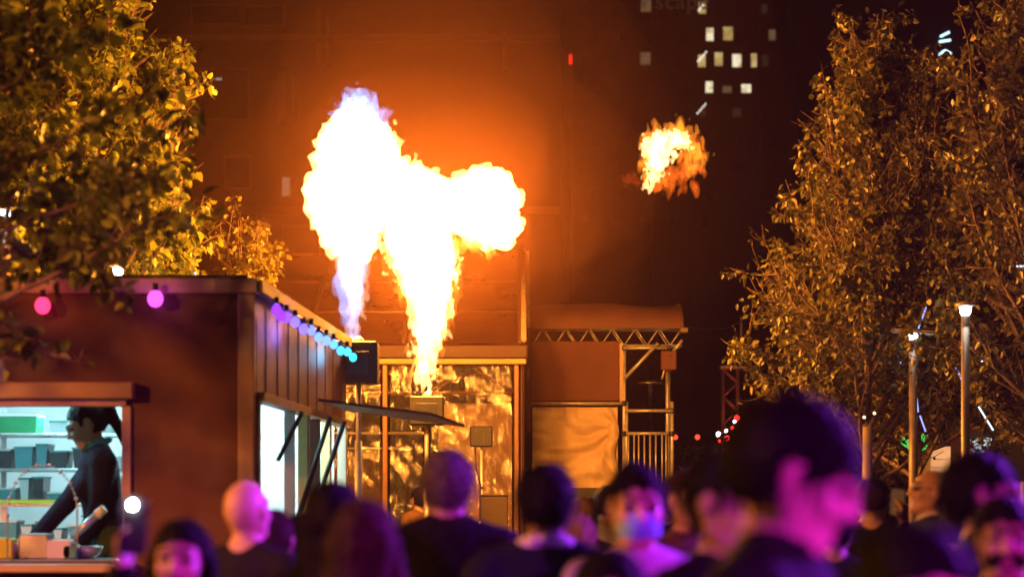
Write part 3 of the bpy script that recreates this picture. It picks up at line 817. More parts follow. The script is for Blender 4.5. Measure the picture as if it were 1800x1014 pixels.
flame_mesh('fringe', [(815,424,16),(835,428,14),(858,436,12),(862,446,8),(800,432,12)], Y2, M['fire_tongue'], fl2, .012, .015, (.03,.05,.03), (6,13,26), .7, 2.9)
flame_mesh('spark_puff', [(832,480,9),(838,476,8)], Y2+.2, M['fire_red'], fl2, .012, .015, (.02,.05,.03), (6,13,26), .7, 7.9)
for (px, py, Y, w, par) in ((622,305,Y1,2600,fl1), (620,480,Y1,260,fl1), (745,400,Y2,1500,fl2), (855,365,Y2,1100,fl2), (752,545,Y2,520,fl2)):
    lamp('fire_light', P(px,py,Y), FIRE, w*FK, .22, par)

fl3 = thing('fireball', P(1185,340,Y3), 'small detached fireball of orange and white flame in the dark sky', 'flame')
flame_mesh('core', [(1150,262,14),(1163,252,17),(1158,285,16),(1150,305,10),(1185,248,14),(1172,268,12),(1143,320,5),(1200,255,8)], Y3, vmat('burst_core', (1,.55,.2), 30), fl3, .009, .02, (.05,.08,.03), (6,13,26), .8, 3.1)
flame_mesh('shell', [(1150,255,18),(1165,243,20),(1190,240,19),(1210,255,18),(1222,275,15),(1145,285,14),(1143,310,12),(1160,318,12),(1215,295,10),(1180,232,10),(1200,275,8)], Y3, vmat('burst_shell', (1,.27,.018), 8), fl3, .009, .012, (.08,.1,.03), (5,10,22), .6, 6.4)
flame_mesh('wisps', [(1160,320,14),(1178,312,16),(1195,305,14),(1185,325,10),(1212,312,9),(1218,325,7),(1228,335,6),(1230,300,10),(1226,262,9),(1205,290,12)], Y3, vmat('burst_wisps', (1,.15,.01), 6), fl3, .009, .012, (.08,.1,.03), (5,10,22), .5, 1.4)
flame_mesh('smoke', [(1110,318,9),(1122,322,7),(1118,312,7)], Y3, M['fire_red'], fl3, .012, .015, (.02,.04,.02), (6,13,28), .8, 2.4)  # red glow of this smoke is put in as emission
flame_mesh('smoke', [(1222,255,10),(1232,270,9),(1228,320,7)], Y3+.1, M['fire_red'], fl3, .012, .015, (.03,.05,.03), (6,13,28), .8, 8.4)  # likewise smoke with an emitted red glow
lamp('fire_light', P(1180,280,Y3), FIRE, 130, .15, fl3)

YL = 21.7
fl4 = thing('flame', P(46,502,YL), 'narrow orange flame jet glowing through the leaves above the stall roof', 'flame')
flame_mesh('fire_column', [(46,500,9),(47,485,11),(46,468,11),(45,450,12),(44,432,10),(52,440,7)], YL, vmat('fire_left', (1,.5,.12), 12), fl4, .014, .02, (.03,.04,.02), (5,11,24), .6, 5.2)
lamp('fire_light', P(46,455,YL), FIRE, 260, .15, fl4)
pl = P(46, 503, YL)
pj = projector(46, 503, YL, .35, .3, 'black flame projector hidden behind the stall under the narrow flame')

# ---- loudspeaker on pole and crate in front of the marquee
t, cb, p = speaker('pole_speaker', 846, 767, .255, .235, .16, 27.6, M['grey_box'], 'small grey square loudspeaker on a thin pole before the marquee', 'speaker')
for dx, dz, w, h in ((-.06,.06,.012,.05), (.03,-.02,.012,.12), (.1,.08,.03,.03)):
    box((p.x+dx-w/2,27.513,p.z+dz-h/2),(p.x+dx+w/2,27.519,p.z+dz+h/2), 'mark', M['black_plastic'], cb)
tube((p.x,27.6,0),(p.x,27.6,p.z-.118), .014, 'pole', M['steel'], t)
MB().tube([(p.x-.07,27.58,p.z-.12),(p.x-.06,27.56,p.z-.35),(p.x-.01,27.57,p.z-.55),(p.x-.014,27.57,p.z-.95)], .01, 6).build('cable', M['black_plastic'], t, True)
box((p.x-.2,27.4,0),(p.x+.2,27.8,.02), 'base', M['dark_metal'], t)
for z in (p.z-.6,p.z-.72): MB().lathe((p.x,27.6,z), [(.022,0),(.022,.03)], 8).build('clamp', M['dark_metal'], t)
q = P(869, 905, 26.5)
cr = thing('equipment_case', (q.x,26.5,0), 'tall brown equipment case standing below the grey loudspeaker', 'case')
z1 = P(869,872,26.5).z
box((q.x-.15,26.35,.02),(q.x+.15,26.7,z1), 'body', M['cardboard'], cr, .012)
box((q.x-.155,26.345,z1+.001),(q.x+.155,26.705,z1+.02), 'lid', M['dark_metal'], cr, .005)
for sx_ in (-.12,.12): box((q.x+sx_-.02,26.4,0),(q.x+sx_+.02,26.65,.019), 'foot', M['black_plastic'], cr)

# ---- thin brown smoke hanging round the flames, thickest close in
sm = thing('smoke', P(730,380,23), 'brown smoke glowing orange round the flames', 'smoke'); sm['kind'] = 'stuff'
def smoke_mat(d):
    m, nt, N, L = nodes_of('thin_smoke'); N.remove(N['Principled BSDF'])
    v = N.new('ShaderNodeVolumePrincipled'); v.inputs['Color'].default_value = (.95,.42,.17,1); v.inputs['Density'].default_value = d
    v.inputs['Density Attribute'].default_value = ''; v.inputs['Anisotropy'].default_value = .2
    L.new(v.outputs[0], N['Material Output'].inputs['Volume']); return m
for i, (r_, d) in enumerate(((3.4,.0014), (2.6,.0026), (2.0,.005), (1.4,.009))):
    c = P(735,322+14*i,24.5); b_ = MB().sphere((0,0,0), 1, 36, 22)
    for k in range(len(b_.v)):
        q = b_.v[k]; n_ = float(perlin(np.array([q.x*1.1+i*3.1]), np.array([q.y*1.1+i]), np.array([q.z*1.1]))[0])
        rr_ = r_*(1+.38*n_); b_.v[k] = c+Vector((q.x*rr_*1.08, q.y*rr_*1.25, q.z*rr_*(1 if q.z > 0 else .72)))
    b_.build('smoke_layer', smoke_mat(d), sm, True)

# ================================================================== trees
def make_tree(name, label, base, trunk_h, top, env, n_limbs, seed, leaf=.07, dens=1.0, mat='leaf', group=None, trunk_r=.07, lean=(0,0), shoots=9, clip=None, spires=()):
    """env(z) -> crown radius; limbs rise steeply, shoots stand on the limbs, leaves hang along the shoots"""
    rg = np.random.default_rng(seed); rr = random.Random(seed)
    bx, by = base
    t = thing(name, (bx,by,0), label, 'tree', group)
    wood = MB()
    tp = [Vector((bx+lean[0]*k/8+rr.uniform(-.03,.03)*min(k,1), by+lean[1]*k/8+rr.uniform(-.03,.03)*min(k,1), (top*.93)*k/8)) for k in range(9)]
    wood.tube(tp, [trunk_r*(1-.88*(k/8)**.8) for k in range(9)], 8)
    segs = []
    def axis(z):
        f_ = max(0, min(7.999, z/(top*.93)*8)); i = int(f_); return tp[i].lerp(tp[i+1], f_-i)
    for i in range(n_limbs):
        z0 = trunk_h + (top*.78-trunk_h)*((i+.3)/n_limbs)**1.0*rr.uniform(.85,1.1)
        az = i*2.399+rr.uniform(-.4,.4)
        rise = rr.uniform(.45,1.0)*(top-trunk_h)*.45
        z1 = min(top*1.0, z0+rise); r1 = env(z1)*rr.uniform(.75,1.08)
        a = axis(z0); e = axis(z1)+Vector((math.cos(az)*r1, math.sin(az)*r1, 0)); e.z = z1
        c = a.lerp(e,.5)+Vector((math.cos(az)*r1*.18, math.sin(az)*r1*.18, -.12*rise+rr.uniform(-.05,.05)))
        pts = []
        for k in range(9):
            s_ = k/8; q = a*(1-s_)**2+c*2*s_*(1-s_)+e*s_**2
            pts.append(q+Vector((rr.uniform(-1,1),rr.uniform(-1,1),rr.uniform(-1,1)))*.02)
        L_ = sum((pts[k+1]-pts[k]).length for k in range(8))
        wood.tube(pts, [max(.006, trunk_r*.42*(1-.85*k/8)) for k in range(9)], 6)
        segs.append((pts[4:], 2.4))
        ns = max(4, int(shoots*L_/1.2))
        for j in range(ns):
            s_ = .16+.84*(j+rr.random())/ns
            k = min(7, int(s_*8)); o = pts[k].lerp(pts[k+1], s_*8-k)
            out = Vector((math.cos(az+rr.uniform(-1.6,1.6)), math.sin(az+rr.uniform(-1.6,1.6)), 0))
            d = (out*rr.uniform(.3,1.0)+Vector((0,0,rr.uniform(-.15,1.1)))).normalized()
            ln = rr.uniform(.25,.75)*(1.15-.4*s_)
            sp = [o]
            for _ in range(4):
                d = (d+Vector((rr.uniform(-.2,.2),rr.uniform(-.2,.2),rr.uniform(0,.28)))).normalized(); sp.append(sp[-1]+d*ln/4)
            wood.tube(sp, [.007,.006,.005,.004,.003], 4, False); segs.append((sp, 1.0))
            for _ in range(rr.randint(1,3)):
                k = rr.randint(1,3); o2 = sp[k]
                d2 = (d+Vector((rr.uniform(-1,1),rr.uniform(-1,1),rr.uniform(-.5,.5)))).normalized(); l2 = rr.uniform(.12,.32)
                s2 = [o2, o2+d2*l2*.5, o2+d2*l2+Vector((0,0,rr.uniform(-.03,.05)))]
                wood.tube(s2, [.004,.003,.002], 3, False); segs.append((s2, 1.15))
    for (x0, z0, x1, z1) in spires:                      # long upright leaders standing out of the crown
        yy = by+rr.uniform(-.5,.5); a = Vector((x0,yy,z0)); e = Vector((x1,yy+rr.uniform(-.15,.15),z1)); ax_ = axis(max(trunk_h, z0-1.0))
        sp = [ax_.lerp(a,k/4)+Vector((rr.uniform(-.03,.03),rr.uniform(-.03,.03),.1*math.sin(math.pi*k/4))) for k in range(4)]
        sp += [a.lerp(e,k/6)+Vector((rr.uniform(-.03,.03),rr.uniform(-.03,.03),0)) for k in range(7)]
        wood.tube(sp, [.016-.0012*k for k in range(len(sp))], 5); segs.append((sp[3:], 1.5))
        for k in range(4,10):
            for _ in range(3):
                d2 = Vector((rr.uniform(-1,1),rr.uniform(-1,1),rr.uniform(.1,1.2))).normalized(); l2 = rr.uniform(.08,.3)*(1.15-.09*k)
                s2 = [sp[k], sp[k]+d2*l2*.5, sp[k]+d2*l2]; wood.tube(s2, [.004,.003,.002], 3, False); segs.append((s2, 1.1))
    wood.build('trunk', M['bark'], t, True)
    # leaves along the shoots
    PO, TA = [], []
    for pts, w in segs:
        for k in range(len(pts)-1):
            a, b_ = pts[k], pts[k+1]; n = rg.poisson((b_-a).length/.021*dens*w)
            if n == 0: continue
            s_ = rg.random(n); A = np.array(a); Bv = np.array(b_)
            PO.append(A+(Bv-A)*s_[:,None]); TA.append(np.repeat(((Bv-A)/max(1e-6,np.linalg.norm(Bv-A)))[None],n,0))
    PO = np.concatenate(PO); TA = np.concatenate(TA); n = len(PO)
    cl_ = np.clip(.62+1.9*perlin(PO[:,0]*1.5+seed,PO[:,1]*1.5,PO[:,2]*1.5)+.9*perlin(PO[:,0]*4+seed,PO[:,1]*4,PO[:,2]*4),.1,1.0)      # clumps and gaps
    k = rg.random(n) < cl_; PO, TA = PO[k], TA[k]; n = len(PO)
    if clip is not None:
        k = clip(PO); PO, TA = PO[k], TA[k]; n = len(PO)
    D = rg.normal(size=(n,3)); D -= .55*TA*(D*TA).sum(1)[:,None]; D[:,2] -= .35
    D /= np.linalg.norm(D,axis=1)[:,None]
    Nn = rg.normal(size=(n,3)); Nn[:,2] += .8; Nn -= D*(Nn*D).sum(1)[:,None]; Nn /= np.linalg.norm(Nn,axis=1)[:,None]
    S = np.cross(D, Nn)
    Lf = (leaf*rg.uniform(.55,1.2,n))[:,None]; W = Lf*rg.uniform(.26,.36,n)[:,None]
    o = PO + D*(Lf*rg.uniform(.2,.6,n)[:,None])
    droop = -Nn*Lf*rg.uniform(.05,.3,n)[:,None]; cup = Nn*Lf*rg.uniform(.02,.16,n)[:,None]
    V = np.stack([o, o+D*Lf*.3-S*W+cup, o+D*Lf*.68-S*W*.8+cup+droop*.4, o+D*Lf+droop, o+D*Lf*.68+S*W*.8+cup+droop*.4, o+D*Lf*.3+S*W+cup], 1).reshape(-1,3)
    b0 = np.arange(n)*6
    Q = np.concatenate([np.stack([b0,b0+1,b0+2,b0+3],1), np.stack([b0,b0+3,b0+4,b0+5],1)])
    c = mesh_obj('crown', V, Q, M[mat], t, True); c['kind'] = 'stuff'
    return t, n

def env_fn(pts):
    zs = [p[0] for p in pts]; rs = [p[1] for p in pts]
    return lambda z: float(np.interp(z, zs, rs))
def sp_px(Y, L_): return [(P(a,b_,Y).x, P(a,b_,Y).z, P(c,d,Y).x, P(c,d,Y).z) for a, b_, c, d in L_]
NL = {}
_, NL['a'] = make_tree('pear_tree', 'golden-lit leafy tree with upright shoots, nearest the truss tower', (3.56,24.2), 1.7, 6.2, env_fn([(2,1.2),(2.8,1.42),(3.4,1.2),(4.4,.8),(5.2,.45),(6.3,.1)]), 48, 11, .076, .8, group='trees in a row beyond the crowd', shoots=11, spires=sp_px(24.2,((1545,330,1536,42),(1600,330,1618,92),(1510,380,1488,178),(1450,470,1424,284),(1400,520,1352,420),(1560,300,1572,150),(1380,600,1330,488),(1370,640,1290,610))))
_, NL['b'] = make_tree('pear_tree', 'tall leafy tree reaching past the top of the picture at its right edge', (4.85,21.2), 1.8, 7.4, env_fn([(2,1.0),(3,1.35),(4.5,1.3),(5.6,.8),(7.4,.15)]), 44, 23, .076, .75, group='trees in a row beyond the crowd', shoots=11, spires=sp_px(21.2,((1710,240,1676,0),(1730,300,1690,90),(1780,200,1770,20))))
_, NL['c'] = make_tree('pear_tree', 'leafy tree between the two lamp posts, with fork of bare boughs below', (4.42,26.4), 1.7, 6.3, env_fn([(2,1.3),(3,1.7),(4.5,1.5),(5.6,.8),(6.3,.2)]), 38, 37, .078, .8, group='trees in a row beyond the crowd', shoots=10)
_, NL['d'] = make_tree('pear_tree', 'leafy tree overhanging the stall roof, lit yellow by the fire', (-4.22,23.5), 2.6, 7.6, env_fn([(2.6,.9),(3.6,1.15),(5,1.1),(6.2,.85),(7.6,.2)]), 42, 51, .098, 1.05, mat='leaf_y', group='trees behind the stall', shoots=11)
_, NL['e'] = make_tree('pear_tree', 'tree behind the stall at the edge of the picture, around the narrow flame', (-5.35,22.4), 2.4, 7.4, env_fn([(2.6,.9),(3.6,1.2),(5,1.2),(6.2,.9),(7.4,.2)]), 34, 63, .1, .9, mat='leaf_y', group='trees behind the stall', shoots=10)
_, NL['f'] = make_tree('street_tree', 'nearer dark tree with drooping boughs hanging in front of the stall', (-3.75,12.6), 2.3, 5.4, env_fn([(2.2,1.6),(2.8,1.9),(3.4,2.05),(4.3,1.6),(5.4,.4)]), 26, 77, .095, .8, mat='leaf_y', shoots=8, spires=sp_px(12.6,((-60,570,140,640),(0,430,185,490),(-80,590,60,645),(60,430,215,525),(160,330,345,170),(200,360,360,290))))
_, NL['g'] = make_tree('sapling', 'slender sapling rising behind the stall beside the building', (-2.98,26.6), 2.6, 5.05, env_fn([(2.6,.25),(4,.3),(4.6,.25),(5.1,.08)]), 14, 85, .075, 2.4, shoots=7, trunk_r=.035)
_, NL['h'] = make_tree('street_tree', 'nearer shadowed tree at the upper corner beside the lamp posts', (4.75,16.6), 3.1, 6.0, env_fn([(3.2,.9),(3.8,1.2),(4.6,1.25),(6.0,.4)]), 16, 91, .075, .6, shoots=8)
print('leaves', NL)

# ================================================================== lamp posts, lanterns, far right
def lamp_post(px, py_top, Y, label, lit=True, wing=0, r=.05, watt=60, col=(.9,.95,1.0)):
    p = P(px, py_top, Y)
    t = thing('lamp_post', (p.x,Y,0), label, 'lamp post', 'steel lamp posts among the trees')
    MB().tube([(p.x,Y,0),(p.x,Y,.12)], r*1.7, 14).build('base', M['steel_paint'], t, True)
    MB().tube([(p.x,Y,.12),(p.x,Y,p.z-.08)], [r,r*.92], 14).build('pole', M['steel_paint'], t, True)
    if wing: box((p.x-.035,Y-r-.006,1.63),(p.x+.035,Y-r-.001,1.7), 'tag_plate', M['tub_yellow'], t)
    if lit:
        MB().lathe((p.x,Y,p.z-.1), [(.018,0),(.03,.02),(.045,.045),(.05,.09)], 16).build('diffuser', emat('lamp_glow', col, 14), t, True)
        MB().lathe((p.x,Y,p.z-.008), [(.05,0),(.085,.012),(.085,.022),(.035,.045)], 18).build('lamp_hood', M['steel'], t, True)
        lamp('lamp_light', (p.x,Y-.02,p.z-.17), col, watt, .08, t)
    if wing:
        MB().prism([(p.x-wing,Y-.08,p.z),(p.x+wing,Y-.08,p.z-.03),(p.x+wing,Y+.12,p.z-.03),(p.x-wing,Y+.12,p.z)], (0,0,.03)).build('wing', M['steel'], t)
    return t
lamp_post(1697,538,20.5,'steel lamp post with brightly lit white head among the leaves', True, r=.038, watt=3)
lamp_post(1605,583,23.6,'steel post with thin flat wing and lit head half hidden by leaves', True, .2, .045, 2)
lamp_post(1525,735,23.0,'slim steel post with small warm bulb at its top', False, 0, .05)
lamp_post(1475,728,31.0,'rusty steel post just beside the big dark-haired head', False, 0, .06)
M['warm_bulb'] = emat('warm_bulb', (1,.75,.4), 2)
for (px, py, Y, lab) in ((1519,733,22.9,'tiny warm bulb on the slim steel post'), (1537,726,22.9,'tiny warm bulb hanging beside the slim post')):
    p = P(px,py,Y); o = MB().sphere(p, .016, 10, 7).build('bulb', M['warm_bulb'], None, True); tag(o, lab, 'light bulb')
for (px, py, Y, w, lab) in ((10,376,22.0,9,'white street lamp glowing through leaves at the edge of the picture'), (208,478,22.8,9,'white street lamp glowing just above the stall roof')):
    lamp_post(px, py-8, Y, lab, True, watt=w)
# LED sticks hanging in the trees
M['led'] = emat('led_stick', (.3,.38,1.0), 1.6)
M['led_w'] = emat('led_stick_white', (.7,.85,1.0), 1.8)
for (a, b_, Y, mm, lab) in (((1628,540),(1614,578),23.4,'led','violet-blue light stick high between the two lamp heads'),
    ((1583,636),(1591,664),24.0,'led','violet-blue light stick beside the winged post'),
    ((1675,634),(1693,672),22.2,'led','violet-blue light stick under the bright lamp head'),
    ((1720,714),(1746,756),21.6,'led_w','white light stick low beside the bright lamp post'),
    ((1611,696),(1614,724),23.6,'led','violet light stick low on the winged post, upper of two'),
    ((1617,730),(1627,758),23.6,'led','violet light stick low on the winged post, lower of two'),
    ((1724,636),(1738,628),22.0,'led_w','short white light stick in the leaves beside the bright lamp'),
    ((1786,468),(1800,468),21.0,'led_w','white light bar at the right edge of the picture'),
    ((218,418),(219,440),21.8,'led_w','white light stick above the street lamp behind the stall'),
    ((343,478),(347,500),22.0,'led_w','white light stick at the roof line near the stall corner'),
    ((1487,762),(1491,778),26.0,'led_w','tiny greenish light stick beside the rusty post')):
    st = thing('light_stick', P(*b_, Y), lab, 'light stick', 'light sticks in the trees')
    A, Bv = P(*a,Y), P(*b_,Y)
    MB().tube([A,Bv], .008, 6).build('tube', M[mm], st, True)
    MB().tube([A,A+(A-Bv).normalized()*.03], .013, 6).build('cap', M['black_plastic'], st, True)
    MB().tube([A+(A-Bv).normalized()*.03,A+Vector((0,0,.25))], .003, 4).build('cord', M['black_plastic'], st)
# green lantern
gp = P(1610, 780, 29.5)
lt = thing('paper_lantern', (gp.x,29.5,gp.z), 'round glowing green lantern hanging behind the winged post', 'lantern')
MB().sphere(gp, .19, 20, 12, (1,1,.85)).build('shade', emat('green_lantern', (.1,1.0,.12), .75), lt, True)
for k in range(8):
    a = math.pi*k/8
    MB().tube([gp+Vector((math.cos(a)*math.sin(s_)*.194, math.sin(a)*math.sin(s_)*.194, -math.cos(s_)*.165)) for s_ in np.linspace(-math.pi, math.pi, 25)], .004, 4, False).build('rib', M['dark_metal'], lt)
MB().tube([gp+Vector((0,0,.16)), gp+Vector((0,0,1.2))], .004, 4).build('cord', M['black_plastic'], lt)
lamp('lantern_light', gp+Vector((0,-.3,0)), (.15,1,.15), 6, .1, lt)
# white clapboard kiosk and second cabin
def kiosk(px0, px1, py0, Y, label, roofc):
    x0, x1 = (px0-900)/F*Y, (px1-900)/F*Y; z1 = CH+(HOR-py0)/F*Y
    t = thing('kiosk', ((x0+x1)/2,Y,0), label, 'kiosk')
    box((x0+.02,Y+.03,0),(x1-.02,Y+1.6,z1-.05), 'body', M['clapboard'], t)
    n = int(z1/.11)
    pm = None
    for k in range(n):
        z = k*.11
        if pm is None:
            o = MB().add([(x0,Y-.012,.0),(x1,Y-.012,0),(x1,Y+.028,0),(x0,Y+.028,0),(x0,Y+.012,.106),(x1,Y+.012,.106),(x1,Y+.028,.106),(x0,Y+.028,.106)], [(0,3,2,1),(4,5,6,7),(0,1,5,4),(1,2,6,5),(2,3,7,6),(3,0,4,7)]).build('plank', M['clapboard'], t); pm = o.data
        else:
            o = link(bpy.data.objects.new('plank', pm), t); o.location.z = z
    MB().prism([(x0-.1,Y-.12,z1),(x1+.1,Y-.12,z1),(x1+.1,Y+1.7,z1+.1),(x0-.1,Y+1.7,z1+.1)], (0,0,.05)).build('roof', roofc, t)
    return t, x0, x1, z1
t, x0, x1, z1 = kiosk(1636,1700,778,33.0,'small white clapboard kiosk behind the bald man', M['dark_metal'])
lamp('kiosk_light', ((x0+x1)/2,32.2,z1+.1), (1,.75,.5), 14, .1, t)
box((x0+.12,32.985,1.35),(x0+.3,33.0,1.75), 'notice', M['tub_white'], t)
wn2 = thing('caravan_window', P(1724,790,30.5), 'tilted bluish lit window of a cabin beside the bright lamp post', 'window')
A = P(1724,790,30.5)
MB().prism([P(1706,770,30.5),P(1744,768,30.5),P(1740,804,30.5),P(1708,808,30.5)], (0,.02,0)).build('pane', emat('cabin_glow', (.55,.85,.9), .8), wn2)
for k in range(6):
    MB().tube([P(1706,772+k*6.5,30.45),P(1742,771+k*6.5,30.45)], .008, 5).build('blind_slat', M['steel'], wn2)
MB().box((A.x-.2,30.55,0),(A.x+.6,31.5,A.z+.25)).build('cabin_body', M['dark_metal'], wn2)
# bollards
random.seed(3)
for i, (px, py) in enumerate(((1652,838),(1661,830),(1672,842),(1684,835),(1795,842),(1645,850))):
    p = P(px,py,30+i*.15); o = MB().lathe((p.x,p.y,0), [(.06,0),(.06,p.z-.06),(.05,p.z-.015),(.02,p.z)], 10).build('bollard', M['timber'], None, True)
    tag(o, ('timber post beside the kiosk, %s from the winged post' % ('second','third','fourth','fifth','','first')[i]) if i != 4 else 'timber post at the right edge of the picture', 'post', 'timber posts')
# red festoon row and truss tower with red stage lamps
M['red_bulb'] = emat('red_bulb', (1,.05,.02), 2.6)
rf = thing('red_festoon', P(1500,768,42), 'row of small red bulbs strung across the dark background', 'light string')
rpx = [(1187,768),(1226,768),(1300,770),(1486,799),(1516,803),(1549,806),(1579,808),(1210,808)]
rpx2 = sorted(rpx[:7])
MB().tube([P(px,py-5,42) for px, py in rpx2], .008, 4).build('wire', M['black_plastic'], rf)
for px, py in rpx2:
    MB().sphere(P(px,py,42), .045, 8, 6).build('bulb', M['red_bulb'], rf, True)
TYt = 44.0
tt = thing('truss_tower', ((1290-900)/F*TYt,TYt,0), 'square steel lighting truss tower beside the trees', 'truss tower')
tx0, tx1 = (1272-900)/F*TYt, (1298-900)/F*TYt
truss((tx0,TYt,0), (tx0,TYt,CH+(HOR-648)/F*TYt), tx1-tx0, .3, 16, tt, M['steel'], .02, .011)
tz = CH+(HOR-648)/F*TYt
box((tx0-.06,TYt-.06,tz),(tx1+.3,TYt+.36,tz+.05), 'top_plate', M['steel'], tt)
tube((tx1+.05,TYt,tz+.05),(tx1+.05,TYt,tz+.95), .02, 'mast', M['steel'], tt)
MB().lathe((tx0+.13,TYt+.1,tz+.05), [(.12,0),(.14,.08),(.1,.2),(.05,.28)], 12).build('beacon', M['dark_metal'], tt, True)
M['red_stage'] = emat('red_stage', (1,.03,.02), 5); M['white_stage'] = emat('white_stage', (.9,.95,1), 12)
for (px, py, r_, mm, lab) in ((1266,775,.05,'red_stage','small red stage lamp low beside the truss tower'), (1279,770,.08,'red_stage','larger red stage lamp before the truss tower'), (1288,752,.055,'red_stage','upper red stage lamp before the truss tower'),
    (1263,763,.07,'white_stage','bright white stage lamp at the foot of the truss tower'), (1277,757,.05,'white_stage','smaller white stage lamp by the truss tower'), (1292,741,.05,'white_stage','highest white stage lamp on the truss tower'), (1296,735,.09,'red_stage','red stage lamp half hidden by the big head')):
    p = P(px,py,TYt-.6); r_ *= .62; s_ = thing('stage_lamp', p, lab, 'stage lamp', 'stage lamps on the truss tower')
    MB().tube([p+Vector((0,.02,0)),p+Vector((0,.25,.03))], [r_*1.15,r_*.8], 12).build('can', M['black_plastic'], s_, True)
    MB().tube([p,p+Vector((0,.015,0))], r_, 12).build('lens', M[mm], s_, True)
    MB().tube([p+Vector((0,.12,.05)),p+Vector((0,.62,.1))], .02, 6).build('clamp', M['black_plastic'], s_)
lamp('stage_glow', P(1275,765,TYt-.9), (1,.05,.03), 30, .1, tt)
# low dark shrubs behind the railing
def shrub(px, Y, h, label, seed):
    p = P(px, 890, Y)
    make_tree('shrub', label, (p.x,Y), .3, h, env_fn([(.2,.6),(h*.5,.9),(h,.3)]), 12, seed, .08, .8, trunk_r=.03, shoots=6)
shrub(1215, 40, 2.5, 'dark shrub behind the stage railing', 5)
shrub(1440, 36, 2.6, 'dark shrub behind the big dark-haired head', 6)
# dark hedge bank closing the right background
_, nb = make_tree('pear_tree', 'unlit tree in the darkness behind the kiosk', (6.4,38.0), 1.2, 4.4, env_fn([(1.2,1.6),(2.6,2.2),(4.4,.5)]), 26, 17, .1, .7, shoots=8)

# ---- lamps that light the crowd and the stall front (beyond the frame)
def stage_light(loc, aim, col, watt, cone, label, size=.12):
    loc = Vector(loc); aim = Vector(aim); d = (aim-loc).normalized()
    t = thing('stage_light', (loc.x,loc.y,0), label, 'stage light')
    MB().tube([loc-d*.35,loc-d*.06], [.12,.16], 16).build('can', M['black_plastic'], t, True)
    MB().tube([loc-d*.058,loc-d*.05], .145, 16).build('lens', emat('gel', col, 3), t, True)
    b0 = loc-d*.4
    tube((b0.x,b0.y,0), (b0.x,b0.y,loc.z-.2), .03, 'stand', M['dark_metal'], t)
    MB().tube([(b0.x,b0.y,loc.z-.22),b0,loc-d*.2], .015, 6).build('yoke', M['dark_metal'], t)
    lamp('beam', loc, col, watt, size, t, 'SPOT', aim, cone, .7)
stage_light((6.2,11.0,4.0), (-.2,7.4,1.4), (.34,.03,1.0), 9500, 60, 'violet stage light on a stand beside the crowd')
stage_light((4.2,.2,3.2), (.2,5.7,1.45), (.74,.02,.9), 3000, 38, 'magenta stage light on a stand behind the photographer')
sl = thing('floodlight_mast', (-5.5,-3,0), 'amber floodlight on a mast behind the photographer', 'floodlight')
tube((-5.5,-3,0),(-5.5,-3,7.2), .07, 'mast', M['steel_paint'], sl)
box((-5.75,-3.1,7.2),(-5.25,-2.85,7.5), 'lamp_head', M['dark_metal'], sl, .03)
lamp('flood_beam', (-5.5,-2.7,7.3), (1,.42,.13), 2600, .22, sl, 'SPOT', (-3.2,15,2.6), 42, .5)

lp_ = Vector((-7.5,7.2,2.9))
fl5 = thing('flame', lp_, 'flame jet of a projector beyond the edge of the picture on the stall side', 'flame')
MB().lathe(lp_, [(.02,0),(.12,.25),(.2,.6),(.26,.95),(.2,1.2),(.08,1.4),(.01,1.5)], 16).build('fire_column', M['fire'], fl5, True)
lamp('fire_light', lp_+Vector((0,0,.8)), (1,.27,.022), 3200, .25, fl5)
projector(900+lp_.x/lp_.y*F, HOR-(lp_.z-.01-CH)/lp_.y*F, lp_.y, .35, .3, 'black flame projector beyond the edge of the picture on the stall side')

# ================================================================== people
SKINS = {}
def skin_mat(name, col):
    m, nt, N, L = nodes_of(name); b = N['Principled BSDF']
    tc = N.new('ShaderNodeTexCoord'); n1 = N.new('ShaderNodeTexNoise'); n1.inputs['Scale'].default_value = 14; n1.inputs['Detail'].default_value = 6
    L.new(tc.outputs['Object'], n1.inputs['Vector']); r = N.new('ShaderNodeValToRGB')
    r.color_ramp.elements[0].color = (col[0]*.82,col[1]*.72,col[2]*.7,1); r.color_ramp.elements[1].color = (min(1,col[0]*1.1),col[1]*1.08,col[2]*1.08,1)
    L.new(n1.outputs[0], r.inputs[0]); L.new(r.outputs[0], b.inputs['Base Color'])
    b.inputs['Roughness'].default_value = .5; b.inputs['Subsurface Weight'].default_value = .0
    n2 = N.new('ShaderNodeTexNoise'); n2.inputs['Scale'].default_value = 220; L.new(tc.outputs['Object'], n2.inputs['Vector'])
    bp = N.new('ShaderNodeBump'); bp.inputs['Strength'].default_value = .12; bp.inputs['Distance'].default_value = .004
    L.new(n2.outputs[0], bp.inputs['Height']); L.new(bp.outputs[0], b.inputs['Normal'])
    return m
SK = {'fair': skin_mat('skin_fair', (.56,.36,.27)), 'tan': skin_mat('skin_tan', (.45,.27,.18)), 'olive': skin_mat('skin_olive', (.36,.22,.14))}
def hair_mat(name, col):
    return pmat(name, col, .6, var=.45, scale=45, stretch=(1,1,.12), bump=.9, bscale=140, spec=.08)
HM = {'black': hair_mat('hair_black', (.005,.004,.004)), 'brown': hair_mat('hair_brown', (.045,.025,.014)), 'grey': hair_mat('hair_grey', (.1,.085,.075)), 'light': hair_mat('hair_light', (.22,.13,.06))}
def cloth(name, col, rough=.85): return pmat(name, col, rough, var=.25, scale=9, bump=.5, bscale=24, spec=.1)
